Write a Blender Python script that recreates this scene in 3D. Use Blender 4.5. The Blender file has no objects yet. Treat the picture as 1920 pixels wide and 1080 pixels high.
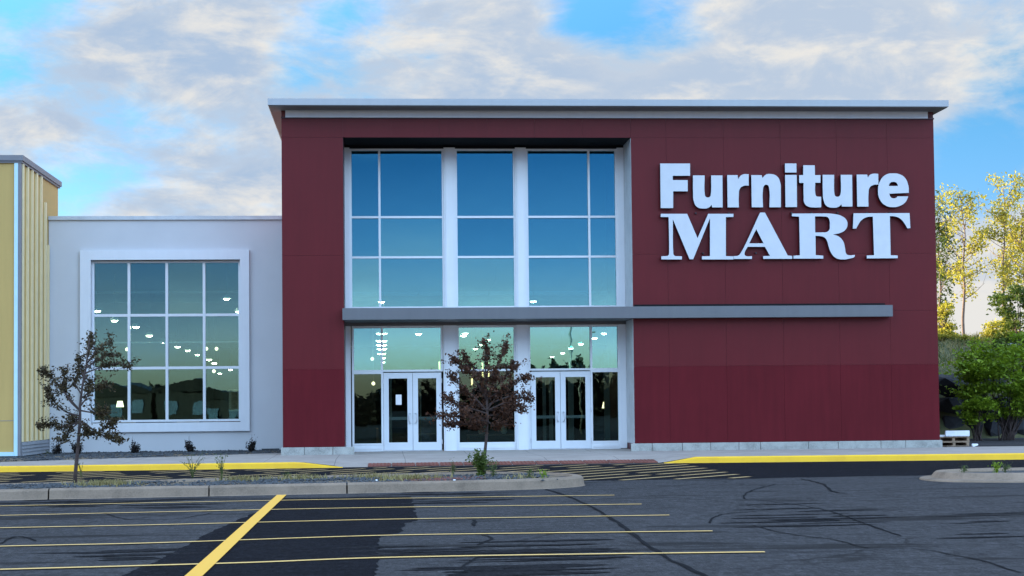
import bpy, bmesh, math, random
from mathutils import Vector, Matrix, noise as mnoise
sc = bpy.context.scene
COL = sc.collection
R = math.radians

# ------------------------------------------------------------------ camera
YAW, PITCH, ROLL, FPX, CX, CY, DIST, EYE = .06596, .03969, -.00977, 3023.9, 913.55, 636.9, 47.47, 1.6
FW = Vector((math.sin(YAW)*math.cos(PITCH), math.cos(YAW)*math.cos(PITCH), math.sin(PITCH)))
_r = Vector((math.cos(YAW), -math.sin(YAW), 0)); _u = _r.cross(FW)
RT = math.cos(ROLL)*_r + math.sin(ROLL)*_u
UP = -math.sin(ROLL)*_r + math.cos(ROLL)*_u
CAM = Vector((0, -DIST, EYE))
cam = bpy.data.cameras.new('camera'); camo = bpy.data.objects.new('camera', cam); COL.objects.link(camo)
cam.sensor_width = 36; cam.lens = FPX/1920*36
cam.shift_x = (960-CX)/1920; cam.shift_y = (CY-540)/1920
cam.clip_start = .5; cam.clip_end = 6000
camo.matrix_world = Matrix(((RT.x, UP.x, -FW.x, CAM.x), (RT.y, UP.y, -FW.y, CAM.y), (RT.z, UP.z, -FW.z, CAM.z), (0, 0, 0, 1)))
sc.camera = camo

# ------------------------------------------------------------------ light, sky, exposure
SUN_AZ, SUN_EL = R(-60), R(7)
SKY_STRENGTH = .15
sc.view_settings.view_transform = 'Standard'; sc.view_settings.look = 'None'
sc.view_settings.exposure = 2.3; sc.view_settings.gamma = 1.0
sv = Vector((math.sin(SUN_AZ)*math.cos(SUN_EL), math.cos(SUN_AZ)*math.cos(SUN_EL), math.sin(SUN_EL)))
sl = bpy.data.lights.new('sun', 'SUN'); sl.energy = 4.2; sl.angle = R(.5); sl.color = (1, .8, .5)
so = bpy.data.objects.new('sun', sl); COL.objects.link(so); so.rotation_euler = sv.to_track_quat('Z', 'Y').to_euler()
so.location = (-60, 40, 40)

class NT:
    def __init__(s, tree): s.t = tree; s.L = tree.links.new
    def n(s, typ, **kw):
        nd = s.t.nodes.new(typ)
        for k, v in kw.items():
            if k.startswith('i_'):
                key = k[2:]; key = int(key) if key.isdigit() else key
                if hasattr(v, 'is_linked') or hasattr(v, 'links'): s.L(v, nd.inputs[key])
                else: nd.inputs[key].default_value = v
            else: setattr(nd, k, v)
        return nd
    def math(s, op, a, b=0.0, c=0.0, clamp=False):
        nd = s.n('ShaderNodeMath', operation=op, use_clamp=clamp)
        for i, v in enumerate((a, b, c)):
            if hasattr(v, 'links'): s.L(v, nd.inputs[i])
            else: nd.inputs[i].default_value = v
        return nd.outputs[0]
    def mix(s, f, a, b, blend='MIX'):
        nd = s.n('ShaderNodeMix', data_type='RGBA', blend_type=blend)
        for i, v in ((0, f), (6, a), (7, b)):
            if hasattr(v, 'links'): s.L(v, nd.inputs[i])
            else: nd.inputs[i].default_value = (*v, 1) if isinstance(v, tuple) and len(v) == 3 else v
        return nd.outputs[2]
    def ramp(s, f, stops, interp='LINEAR'):
        nd = s.n('ShaderNodeValToRGB'); e = nd.color_ramp; e.interpolation = interp
        while len(e.elements) < len(stops): e.elements.new(.5)
        for el, (p, c) in zip(e.elements, stops):
            el.position = p; el.color = (*c, 1) if not isinstance(c, (int, float)) else (c, c, c, 1)
        s.L(f, nd.inputs[0]); return nd.outputs[0]
    def step(s, v, lo, hi):
        nd = s.n('ShaderNodeMapRange', interpolation_type='SMOOTHSTEP')
        s.L(v, nd.inputs[0])
        for i, x in ((1, lo), (2, hi), (3, 0.), (4, 1.)): nd.inputs[i].default_value = x
        return nd.outputs[0]
    def noise(s, vec, scale, detail=4, rough=.55, dist=0.):
        nd = s.n('ShaderNodeTexNoise'); s.L(vec, nd.inputs['Vector'])
        nd.inputs['Scale'].default_value = scale; nd.inputs['Detail'].default_value = detail
        nd.inputs['Roughness'].default_value = rough; nd.inputs['Distortion'].default_value = dist
        return nd.outputs[0]
    def scale(s, vec, v, loc=(0, 0, 0)):
        nd = s.n('ShaderNodeMapping'); s.L(vec, nd.inputs[0])
        nd.inputs['Scale'].default_value = v; nd.inputs['Location'].default_value = loc
        return nd.outputs[0]

def pdir(px, py):
    return (FW + RT*((px-CX)/FPX) - UP*((py-CY)/FPX)).normalized()

w = bpy.data.worlds.new('World'); sc.world = w; w.use_nodes = True
wt = NT(w.node_tree); w.node_tree.nodes.clear()
sky = wt.n('ShaderNodeTexSky', sky_type='NISHITA', sun_disc=False, sun_elevation=SUN_EL, sun_rotation=SUN_AZ)
tc = wt.n('ShaderNodeTexCoord').outputs['Generated']
sep = wt.n('ShaderNodeSeparateXYZ'); wt.L(tc, sep.inputs[0])
# clear air low down: bluer and a little brighter towards the ground, as in the photograph's white balance
elev = sep.outputs['Z']
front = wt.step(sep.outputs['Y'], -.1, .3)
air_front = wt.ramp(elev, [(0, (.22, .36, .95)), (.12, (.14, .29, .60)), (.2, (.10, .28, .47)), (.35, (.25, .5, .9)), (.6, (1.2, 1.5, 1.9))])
air_back_fill = wt.ramp(elev, [(.0, (.9, .9, 1.3)), (.04, (.85, .90, 1.95)), (.065, (.44, .50, 1.1)), (.10, (.19, .33, .82)), (.155, (.06, .19, .5)), (.2, (.5, .65, 1.)), (.3, (2.5, 2.4, 2.6)), (.7, (2.6, 2.5, 2.7))])  # with an unseen bright band, added high behind the camera to light the facade
clear = wt.mix(1.0, sky.outputs[0], wt.mix(front, air_back_fill, air_front), 'MULTIPLY')
# broken cloud over the building
pv = wt.scale(tc, (1, 1, 2.6), (.31, .12, .05))
cn = wt.math('ADD', wt.math('MULTIPLY', wt.noise(pv, 9, 10, .62, .35), .72), wt.math('MULTIPLY', wt.noise(wt.scale(tc, (1, 1, 2.2), (.9, .4, .2)), 30, 8, .62, .6), .28))
dens = cn
HOLES = [(1190, 40, .055, .30), (1100, 15, .03, .2), (1860, 190, .05, .25), (1830, 320, .05, .28), (235, 225, .05, .13), (70, 395, .06, .15),
         (20, 20, .045, .20), (560, 110, .035, .2), (640, 20, .03, .16), (20, 140, .03, .12), (1800, 380, .04, .15), (140, 330, .04, .10),
         (400, 30, .08, -.12), (300, 130, .07, -.14), (950, 80, .10, -.14), (1500, 90, .11, -.2), (1700, 150, .06, -.16), (400, 330, .08, -.15), (90, 240, .05, -.12), (1850, 560, .09, -.3), (1050, 140, .07, -.1)]
for px, py, rad, amt in HOLES:
    d = pdir(px, py)
    sub = wt.n('ShaderNodeVectorMath', operation='SUBTRACT'); wt.L(tc, sub.inputs[0]); sub.inputs[1].default_value = d
    sc_ = wt.n('ShaderNodeVectorMath', operation='MULTIPLY'); wt.L(sub.outputs[0], sc_.inputs[0]); sc_.inputs[1].default_value = (1, 1, 1.7)
    ln = wt.n('ShaderNodeVectorMath', operation='LENGTH'); wt.L(sc_.outputs[0], ln.inputs[0])
    g = wt.step(ln.outputs['Value'], rad*1.5, 0)
    dens = wt.math('SUBTRACT', dens, wt.math('MULTIPLY', g, amt))
mask = wt.math('MULTIPLY', wt.step(dens, .26, .60), front)
shade = wt.math('ADD', wt.math('MULTIPLY', wt.noise(wt.scale(tc, (1, 1, 2.4), (.7, .2, .33)), 13, 9, .62, .5), .7), wt.math('MULTIPLY', wt.noise(wt.scale(tc, (1, 1, 2.), (.2, .2, .8)), 34, 7, .6, .4), .3))
edge = wt.step(dens, .74, .46)
lit = wt.math('ADD', wt.math('MULTIPLY', wt.step(shade, .43, .66), .85), wt.math('MULTIPLY', edge, .3), clamp=True)
low = wt.math('MULTIPLY', wt.step(elev, .13, .04), wt.step(sep.outputs['X'], .15, .3))
lit = wt.math('ADD', lit, wt.math('MULTIPLY', low, .5), clamp=True)
east = wt.step(sep.outputs['X'], -.15, .34)
lit = wt.math('ADD', lit, wt.math('MULTIPLY', east, .22), clamp=True)
CL = 1.0
cloudc = wt.mix(lit, (.56*CL, .74*CL, 1.0*CL), (1.12*CL, 1.10*CL, 1.06*CL))
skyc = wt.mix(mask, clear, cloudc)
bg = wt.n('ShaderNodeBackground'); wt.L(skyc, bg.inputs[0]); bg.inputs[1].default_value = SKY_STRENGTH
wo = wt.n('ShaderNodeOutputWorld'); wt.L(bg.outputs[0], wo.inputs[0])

# ------------------------------------------------------------------ measuring helpers (photo point -> place in the world)
TILT = .0055
def gz(x, y=0): return TILT*max(-40, min(40, x))
def ray(px, py): return FW + RT*((px-CX)/FPX) - UP*((py-CY)/FPX)
def onY(px, py, Y=0.):
    d = ray(px, py); return CAM + d*((Y-CAM.y)/d.y)
def onG(px, py, off=0.):
    d = ray(px, py); t = (TILT*CAM.x+off-CAM.z)/(d.z-TILT*d.x); return CAM + d*t
def XY(px, Y, py=600): return onY(px, py, Y).x
def ZY(py, Y, px=900): return onY(px, py, Y).z

# ------------------------------------------------------------------ mesh helpers
class MB:
    def __init__(s): s.v = []; s.f = []; s.m = []; s.sm = []
    def add(s, vs, fs, mi=0, smooth=False):
        o = len(s.v); s.v += [tuple(v) for v in vs]
        for f in fs: s.f.append(tuple(o+i for i in f)); s.m.append(mi); s.sm.append(smooth)
        return s
    def box(s, x0, x1, y0, y1, z0, z1, mi=0):
        return s.add([(x0,y0,z0),(x1,y0,z0),(x1,y1,z0),(x0,y1,z0),(x0,y0,z1),(x1,y0,z1),(x1,y1,z1),(x0,y1,z1)],
                     [(0,3,2,1),(4,5,6,7),(0,1,5,4),(1,2,6,5),(2,3,7,6),(3,0,4,7)], mi)
    def bbox(s, x0, x1, y0, y1, z0, z1, b=.01, mi=0):
        bm = bmesh.new(); bmesh.ops.create_cube(bm, size=1)
        for v in bm.verts: v.co = Vector(((x0+x1)/2+v.co.x*(x1-x0), (y0+y1)/2+v.co.y*(y1-y0), (z0+z1)/2+v.co.z*(z1-z0)))
        bmesh.ops.bevel(bm, geom=bm.edges[:], offset=b, segments=2, affect='EDGES', profile=.6)
        bm.verts.index_update()
        s.add([v.co for v in bm.verts], [[v.index for v in f.verts] for f in bm.faces], mi); bm.free(); return s
    def prism(s, poly, axis, a, b, mi=0):
        n = len(poly)
        def P(q, t):
            return {'x': (t, q[0], q[1]), 'y': (q[0], t, q[1]), 'z': (q[0], q[1], t)}[axis]
        vs = [P(q, a) for q in poly]+[P(q, b) for q in poly]
        return s.add(vs, [tuple(range(n-1, -1, -1)), tuple(range(n, 2*n))]+[(i, (i+1) % n, n+(i+1) % n, n+i) for i in range(n)], mi)
    def tube(s, pts, rads, n=6, mi=0):
        pts = [Vector(p) for p in pts]; rings = []
        o = len(s.v)
        for i, p in enumerate(pts):
            t = (pts[min(i+1, len(pts)-1)]-pts[max(i-1, 0)]).normalized()
            ref = Vector((1, 0, 0)) if abs(t.x) < .8 else Vector((0, 1, 0))
            a = t.cross(ref).normalized(); b = t.cross(a)
            r = rads[i] if isinstance(rads, (list, tuple)) else rads
            for k in range(n):
                an = 2*math.pi*k/n; s.v.append(tuple(p+a*(math.cos(an)*r)+b*(math.sin(an)*r)))
        for i in range(len(pts)-1):
            for k in range(n):
                s.f.append((o+i*n+k, o+i*n+(k+1) % n, o+(i+1)*n+(k+1) % n, o+(i+1)*n+k)); s.m.append(mi); s.sm.append(True)
        s.f.append(tuple(o+k for k in range(n-1, -1, -1))); s.m.append(mi); s.sm.append(False)
        e = o+(len(pts)-1)*n; s.f.append(tuple(e+k for k in range(n))); s.m.append(mi); s.sm.append(False)
        return s
    def lathe(s, c, prof, n=16, mi=0):
        o = len(s.v); c = Vector(c)
        for r, z in prof:
            for k in range(n):
                a = 2*math.pi*k/n; s.v.append((c.x+r*math.cos(a), c.y+r*math.sin(a), c.z+z))
        for i in range(len(prof)-1):
            for k in range(n):
                s.f.append((o+i*n+k, o+i*n+(k+1) % n, o+(i+1)*n+(k+1) % n, o+(i+1)*n+k)); s.m.append(mi); s.sm.append(True)
        s.f.append(tuple(o+k for k in range(n-1, -1, -1))); s.m.append(mi); s.sm.append(False)
        e = o+(len(prof)-1)*n; s.f.append(tuple(e+k for k in range(n))); s.m.append(mi); s.sm.append(False)
        return s
    def build(s, name, mats, parent=None, base=None):
        off = Vector((0, 0, 0))
        if parent is not None:
            p = parent
            while p is not None: off += p.location; p = p.parent
        elif base is not None: off = Vector(base)
        me = bpy.data.meshes.new(name)
        me.from_pydata([(v[0]-off.x, v[1]-off.y, v[2]-off.z) for v in s.v], [], s.f)
        for m in (mats if isinstance(mats, (list, tuple)) else [mats]): me.materials.append(m)
        me.polygons.foreach_set('material_index', s.m); me.polygons.foreach_set('use_smooth', s.sm)
        me.update()
        o = bpy.data.objects.new(name, me); COL.objects.link(o)
        if parent is not None: o.parent = parent
        elif base is not None: o.location = base
        return o

def tag(o, label, cat=None, group=None, kind=None):
    o['label'] = label
    if cat: o['category'] = cat
    if group: o['group'] = group
    if kind: o['kind'] = kind
    return o
def thing(name, loc, label, cat, group=None):
    o = bpy.data.objects.new(name, None); COL.objects.link(o); o.location = loc; o.empty_display_size = .3
    return tag(o, label, cat, group)
def struct(o, label, cat='ground'): return tag(o, label, cat, kind='structure')
def copy_tree(o, loc, label=None):
    c = o.copy(); COL.objects.link(c); c.location = loc
    if label: c['label'] = label
    for ch in o.children:
        d = ch.copy(); COL.objects.link(d); d.parent = c
        for g in ch.children:
            e = g.copy(); COL.objects.link(e); e.parent = d
    return c

# ------------------------------------------------------------------ materials
def mat(name):
    m = bpy.data.materials.new(name); m.use_nodes = True
    t = NT(m.node_tree); b = m.node_tree.nodes['Principled BSDF']
    return m, t, b
def obj_co(t): return t.n('ShaderNodeTexCoord').outputs['Object']
def geo_co(t): return t.n('ShaderNodeNewGeometry').outputs['Position']
def bump(t, b, h, strength=.3, dist=.01):
    nd = t.n('ShaderNodeBump'); nd.inputs['Strength'].default_value = strength; nd.inputs['Distance'].default_value = dist
    t.L(h, nd.inputs['Height']); t.L(nd.outputs[0], b.inputs['Normal'])
def plain(name, col, rough=.6, metal=0., var=.12, nscale=3., spec=.5, bumps=0., streak=False):
    m, t, b = mat(name); p = geo_co(t)
    n = t.noise(p, nscale, 5, .6)
    if streak:
        n2 = t.noise(t.scale(p, (3, 3, .25)), 2.2, 4, .6)
        n = t.math('ADD', t.math('MULTIPLY', n, .5), t.math('MULTIPLY', n2, .5))
    lo = tuple(c*(1-var) for c in col); hi = tuple(min(1, c*(1+var)) for c in col)
    t.L(t.ramp(n, [(.3, lo), (.7, hi)]), b.inputs['Base Color'])
    b.inputs['Roughness'].default_value = rough; b.inputs['Metallic'].default_value = metal
    b.inputs['Specular IOR Level'].default_value = spec
    if bumps: bump(t, b, t.noise(p, 60, 3), bumps, .004)
    return m
def emit(name, col, strength):
    m, t, b = mat(name); b.inputs['Base Color'].default_value = (*col, 1)
    b.inputs['Emission Color'].default_value = (*col, 1); b.inputs['Emission Strength'].default_value = strength
    return m
M = {}
M['red'] = plain('red_metal_panel', (.104, .0095, .0128), .4, 0, .10, .7, .19, streak=True)
M['red_low'] = plain('red_metal_panel_lower', (.100, .0092, .0135), .5, 0, .16, .5, .09, streak=True)
M['red_dark'] = plain('red_flashing', (.05, .004, .008), .4)
M['red_back'] = plain('red_joint_backing', (.085, .008, .012), .5)
M['white_metal'] = plain('white_aluminium', (.62, .66, .70), .35, 0, .03, 2.)
M['white_frame'] = plain('white_painted_metal', (.68, .71, .74), .4, 0, .05, 1.5, streak=True)
M['silver'] = plain('silver_fascia_metal', (.36, .38, .40), .42, .0, .06, .7, streak=True)
M['canopy'] = plain('grey_canopy_metal', (.12, .125, .135), .42, .1, .08, .9, streak=True)
M['soffit'] = None
M['canopy_under'] = plain('brown_grey_canopy_underside', (.14, .125, .12), .6, 0, .1, 1.)
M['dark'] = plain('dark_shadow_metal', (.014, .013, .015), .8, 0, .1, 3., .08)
M['letter'] = plain('white_sign_face', (.53, .56, .60), .35, 0, .04, 3.)
M['letter_side'] = plain('dark_bronze_return', (.02, .014, .02), .5)
M['stone'] = None
M['coping'] = plain('grey_white_coping', (.5, .53, .55), .4, .1)
M['tan'] = plain('tan_panel', (.46, .31, .10), .55, 0, .07, .7, .35, streak=True)
M['cream'] = plain('cream_rib', (.74, .62, .36), .5, 0, .05)
M['corner_trim'] = plain('pale_corner_trim', (.45, .66, .72), .4, 0, .05)
M['grey_trim'] = plain('grey_corner_trim', (.17, .17, .185), .5, 0, .08)
M['grey_siding'] = plain('grey_lap_siding', (.24, .25, .27), .6, 0, .12, 4., streak=True)
M['roof'] = plain('roof_membrane', (.3, .3, .3), .8)
M['bark'] = plain('dark_bark', (.055, .036, .032), .85, 0, .35, 14., bumps=.5)
M['bark_pale'] = plain('reddish_grey_bark', (.16, .105, .08), .85, 0, .35, 6., bumps=.4)
M['wood'] = plain('weathered_wood', (.30, .21, .14), .8, 0, .3, 9.)
M['white_board'] = plain('white_board', (.7, .72, .75), .6, 0, .12, 5.)
M['paper'] = plain('white_paper', (.75, .76, .78), .7)
M['metal_bare'] = plain('brushed_aluminium', (.55, .57, .6), .3, .8)
M['rail'] = plain('galvanised_steel', (.28, .31, .32), .45, .4)
M['int_wall'] = plain('interior_wall', (.42, .45, .44), .8, 0, .08, .6)
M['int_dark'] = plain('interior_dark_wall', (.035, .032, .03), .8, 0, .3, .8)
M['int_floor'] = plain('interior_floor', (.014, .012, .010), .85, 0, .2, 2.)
M['int_ceiling'] = plain('interior_ceiling', (.42, .44, .43), .8)
M['furn_brown'] = plain('brown_upholstery', (.2, .12, .07), .7, 0, .2, 6.)
M['furn_blue'] = plain('blue_upholstery', (.1, .16, .26), .7, 0, .2, 6.)
M['furn_cream'] = plain('cream_upholstery', (.6, .5, .38), .7, 0, .1, 6.)
M['lamp'] = emit('lamp_glow', (1, .82, .56), 16.0)
M['gold_tube'] = emit('warm_tube_glow', (1, .72, .32), 1.3)
M['lamp_soft'] = emit('warm_bulb_glow', (1, .74, .42), 1.6)
M['lamp_house'] = plain('lamp_housing', (.25, .27, .27), .5)
M['gold'] = plain('brass', (.55, .38, .12), .3, .7)
M['ceramic'] = plain('white_ceramic', (.6, .62, .6), .25)
M['pot'] = None
M['yellow'] = None

# soffit: corrugated dark metal
m, t, b = mat('ribbed_soffit'); p = geo_co(t)
wv = t.n('ShaderNodeTexWave', wave_type='BANDS', bands_direction='Y'); t.L(p, wv.inputs[0]); wv.inputs['Scale'].default_value = 2.2
t.L(t.ramp(wv.outputs[0], [(.1, (.10, .095, .095)), (.5, (.19, .18, .18))]), b.inputs['Base Color']); b.inputs['Roughness'].default_value = .6
bump(t, b, wv.outputs[0], .6, .03); M['soffit'] = m
# concrete-stone base
def stone(name, col, var=.25, ns=2.5):
    m, t, b = mat(name); p = geo_co(t)
    n = t.noise(p, ns, 8, .7); n2 = t.noise(p, 40, 3, .6)
    v = t.math('ADD', t.math('MULTIPLY', n, .7), t.math('MULTIPLY', n2, .3))
    t.L(t.ramp(v, [(.32, tuple(c*(1-var*1.4) for c in col)), (.5, col), (.72, tuple(c*(1+var) for c in col))]), b.inputs['Base Color'])
    b.inputs['Roughness'].default_value = .9; bump(t, b, v, .5, .02); return m
M['stone'] = stone('grey_stone_block', (.32, .325, .30), .35)
M['kerb'] = stone('concrete_kerb', (.235, .175, .125), .32, 1.6)
M['found'] = stone('dark_foundation', (.045, .05, .055), .3)
M['rock'] = stone('dark_slate_rock', (.022, .023, .027), .8, 1.1)
M['pebble'] = stone('slate_pebble', (.06, .066, .072), .6, 3.)
M['pebble_pale'] = stone('pale_pebble', (.26, .26, .25), .3, 3.)
# yellow kerb paint, with scuffs
m, t, b = mat('yellow_kerb_paint'); p = geo_co(t)
n = t.noise(p, 1.3, 7, .7); n2 = t.noise(p, 22, 4, .7)
c = t.mix(t.step(n2, .62, .74), (.90, .53, .014), (.40, .29, .10))
c = t.mix(t.step(n, .35, .7), c, (.80, .45, .015))
t.L(c, b.inputs['Base Color']); b.inputs['Roughness'].default_value = .55; M['yellow'] = m
# worn road paint
def paint(name, col, wear):
    m, t, b = mat(name); p = geo_co(t)
    n = t.noise(p, 1.1, 6, .7); n2 = t.noise(p, 26, 4, .75)
    v = t.math('ADD', t.math('MULTIPLY', n, .45), t.math('MULTIPLY', n2, .55))
    c = t.mix(t.step(v, wear, wear+.1), col, (.075, .07, .065))
    t.L(c, b.inputs['Base Color']); b.inputs['Roughness'].default_value = .7; return m
M['paint'] = paint('worn_yellow_line_paint', (.76, .48, .15), .565)
M['paint_bright'] = paint('fresh_yellow_line_paint', (.88, .47, .05), .615)
M['paint_hatch'] = paint('faded_hatch_paint', (.46, .31, .13), .56)
# asphalt
def asphalt(name, base, patches, crack=True):
    m, t, b = mat(name); p = geo_co(t)
    fine = t.noise(p, 55, 4, .8); mid = t.noise(p, 1.7, 6, .65)
    big = t.noise(t.scale(p, (.22, .8, 1)), .8, 5, .6, .4)
    c = t.ramp(fine, [(.30, tuple(x*.35 for x in base)), (.5, base), (.70, tuple(min(1, x*2.3) for x in base))])
    mott = t.math('ADD', t.math('MULTIPLY', t.noise(t.scale(p, (1, .35, 1), (2, 7, 0)), 17, 4, .7), .6), t.math('MULTIPLY', t.noise(t.scale(p, (.5, 1, 1), (5, 3, 0)), 5, 5, .7), .4))
    c = t.mix(1.0, c, t.ramp(mott, [(.34, .45), (.5, 1.), (.64, 1.75)]), 'MULTIPLY')
    c = t.mix(t.math('MULTIPLY', t.step(mid, .35, .75), .35), c, tuple(x*1.5 for x in base))
    if patches:
        seal = t.noise(t.scale(p, (.32, 1.15, 1), (3.1, 1.7, 0)), .75, 7, .62, 1.2)
        c = t.mix(t.math('MULTIPLY', t.step(seal, .55, .63), .75), c, tuple(x*.3 for x in base))
        dust = t.noise(t.scale(p, (.5, .5, 1), (9.1, 4.7, 0)), .5, 5, .6, .5)
        c = t.mix(t.math('MULTIPLY', t.step(dust, .55, .75), .3), c, tuple(x*1.8 for x in base))
    if crack:
        wob = t.n('ShaderNodeTexNoise'); t.L(p, wob.inputs['Vector']); wob.inputs['Scale'].default_value = 1.3; wob.inputs['Detail'].default_value = 5
        vm = t.n('ShaderNodeVectorMath', operation='SCALE'); t.L(wob.outputs['Color'], vm.inputs[0]); vm.inputs['Scale'].default_value = 1.1
        va = t.n('ShaderNodeVectorMath', operation='ADD'); t.L(t.scale(p, (1, .8, 0)), va.inputs[0]); t.L(vm.outputs[0], va.inputs[1])
        vo = t.n('ShaderNodeTexVoronoi', feature='DISTANCE_TO_EDGE'); t.L(va.outputs[0], vo.inputs['Vector']); vo.inputs['Scale'].default_value = .27
        gate = t.step(t.noise(t.scale(p, (1, 1, 0), (5, 5, 0)), .22, 2, .5), .44, .56)
        k = t.math('MULTIPLY', t.step(vo.outputs['Distance'], .014, .005), gate)
        c = t.mix(t.math('MULTIPLY', k, .5), c, tuple(x*.22 for x in base))
    t.L(c, b.inputs['Base Color']); b.inputs['Roughness'].default_value = .9; b.inputs['Specular IOR Level'].default_value = .12 if patches else .03
    bump(t, b, fine, .5, .012); return m
M['asphalt'] = asphalt('old_asphalt', (.042, .041, .043), True)
M['asphalt_new'] = asphalt('newer_asphalt', (.0105, .0108, .0135), False, False)
M['sealer'] = asphalt('thin_sealer_film', (.017, .017, .019), False, False)
M['tar'] = plain('tar_sealer', (.016, .0165, .0185), .9, 0, .3, 3., .03)
# sidewalk
m, t, b = mat('concrete_sidewalk'); p = geo_co(t)
n = t.noise(p, .9, 7, .7); n2 = t.noise(p, 45, 3, .7)
v = t.math('ADD', t.math('MULTIPLY', n, .65), t.math('MULTIPLY', n2, .35))
c = t.ramp(v, [(.3, (.23, .20, .175)), (.5, (.325, .28, .245)), (.7, (.40, .35, .31))])
s3 = t.n('ShaderNodeSeparateXYZ'); t.L(p, s3.inputs[0])
def joint(axis, period, off):
    q = t.math('ABSOLUTE', t.math('SUBTRACT', t.math('FRACT', t.math('DIVIDE', t.math('ADD', s3.outputs[axis], off), period)), .5))
    return t.step(q, .012/period, .004/period)
j = t.math('MAXIMUM', joint('X', 1.85, 100.2), joint('Y', 1.85, 100.9))
c = t.mix(t.math('MULTIPLY', j, .7), c, (.05, .05, .05))
t.L(c, b.inputs['Base Color']); b.inputs['Roughness'].default_value = .9; M['walk'] = m
M['brick_pave'] = stone('brick_red_warning_tile', (.17, .055, .038), .35, 2.)
M['soil'] = None
m, t, b = mat('gravel_and_soil'); p = geo_co(t)
n = t.noise(t.scale(p, (1, 1, 0)), .8, 6, .6); n2 = t.noise(p, 28, 5, .8)
dark = t.ramp(n2, [(.3, (.014, .017, .021)), (.55, (.05, .056, .066)), (.75, (.13, .135, .14))])
dry = t.ramp(n2, [(.3, (.10, .07, .045)), (.6, (.22, .165, .10)), (.8, (.30, .25, .16))])
t.L(t.mix(t.step(n, .46, .56), dark, dry), b.inputs['Base Color']); b.inputs['Roughness'].default_value = .95; bump(t, b, n2, .8, .03); M['soil'] = m
m, t, b = mat('hillside_soil'); p = geo_co(t)
n = t.noise(p, 1.5, 6, .7)
t.L(t.ramp(n, [(.3, (.03, .035, .015)), (.5, (.075, .08, .03)), (.7, (.16, .13, .06))]), b.inputs['Base Color']); b.inputs['Roughness'].default_value = .95; M['hill'] = m
# leaves
def leaf(name, a, bcol, trans, tcol):
    m, t, b = mat(name); p = geo_co(t)
    n = t.noise(p, 6, 3, .6)
    oi = t.n('ShaderNodeNewGeometry')
    v = t.math('ADD', t.math('MULTIPLY', n, .55), t.math('MULTIPLY', oi.outputs['Random Per Island'], .45))
    t.L(t.ramp(v, [(.25, a), (.7, bcol)]), b.inputs['Base Color']); b.inputs['Roughness'].default_value = .6
    b.inputs['Specular IOR Level'].default_value = .25
    tr = t.n('ShaderNodeBsdfTranslucent'); tr.inputs[0].default_value = (*tcol, 1)
    mx = t.n('ShaderNodeMixShader'); mx.inputs[0].default_value = trans
    t.L(b.outputs[0], mx.inputs[1]); t.L(tr.outputs[0], mx.inputs[2])
    out = m.node_tree.nodes['Material Output']; t.L(mx.outputs[0], out.inputs[0]); return m
M['leaf_purple'] = leaf('purple_brown_leaf', (.024, .010, .006), (.10, .042, .022), .15, (.12, .04, .012))
M['leaf_brown'] = leaf('olive_brown_leaf', (.018, .013, .006), (.075, .054, .022), .15, (.08, .05, .012))
M['leaf_gold'] = leaf('golden_green_leaf', (.17, .18, .03), (.42, .37, .06), .5, (.44, .41, .05))
M['leaf_green'] = leaf('bright_green_leaf', (.075, .14, .010), (.27, .38, .03), .35, (.26, .38, .02))
M['leaf_deep'] = leaf('deep_green_leaf', (.03, .055, .010), (.10, .14, .025), .3, (.10, .15, .015))
M['leaf_dark'] = leaf('dark_shrub_leaf', (.004, .004, .004), (.014, .012, .011), .05, (.02, .02, .01))
M['leaf_weed'] = leaf('weed_leaf', (.04, .065, .018), (.12, .15, .05), .25, (.1, .13, .03))
M['leaf_far'] = leaf('far_dark_leaf', (.002, .003, .002), (.006, .007, .004), .0, (.01, .01, .005))
M['dry_grass'] = leaf('dry_grass_blade', (.16, .13, .05), (.34, .28, .12), .2, (.2, .16, .05))
# stucco
m, t, b = mat('white_stucco'); p = geo_co(t)
n = t.noise(p, .5, 5, .6); n2 = t.noise(p, 90, 3, .6)
t.L(t.ramp(n, [(.3, (.53, .545, .56)), (.7, (.58, .595, .61))]), b.inputs['Base Color']); b.inputs['Roughness'].default_value = .85
bump(t, b, n2, .25, .006); M['stucco'] = m
# glass: reflective tinted panes with slight waviness
def glass(name, tint, refl, rcol):
    m, t, b = mat(name); p = geo_co(t); m.node_tree.nodes.remove(b)
    tr = t.n('ShaderNodeBsdfTransparent'); tr.inputs[0].default_value = (*tint, 1)
    gl = t.n('ShaderNodeBsdfGlossy'); gl.inputs['Roughness'].default_value = .0; gl.inputs[0].default_value = (*rcol, 1)
    nd = t.n('ShaderNodeBump'); nd.inputs['Strength'].default_value = .07; nd.inputs['Distance'].default_value = .01
    t.L(t.noise(p, 1.6, 2, .5), nd.inputs['Height']); t.L(nd.outputs[0], gl.inputs['Normal'])
    fr = t.n('ShaderNodeFresnel'); fr.inputs[0].default_value = 1.5
    fac = t.math('ADD', t.math('MULTIPLY', fr.outputs[0], .7), refl, clamp=True)
    mx = t.n('ShaderNodeMixShader'); t.L(fac, mx.inputs[0]); t.L(tr.outputs[0], mx.inputs[1]); t.L(gl.outputs[0], mx.inputs[2])
    t.L(mx.outputs[0], m.node_tree.nodes['Material Output'].inputs[0]); return m
M['glass'] = glass('tinted_glass', (.46, .64, .66), .19, (.42, .93, 1.0)); M['glass_link'] = glass('darker_tinted_glass', (.55, .72, .72), .075, (.5, .93, 1.0))
M['glass_door'] = glass('door_glass', (.55, .62, .6), .015, (.6, .95, .95)); M['glass_low'] = glass('low_reflection_glass', (.5, .6, .58), .03, (.6, .95, .95))

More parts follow.
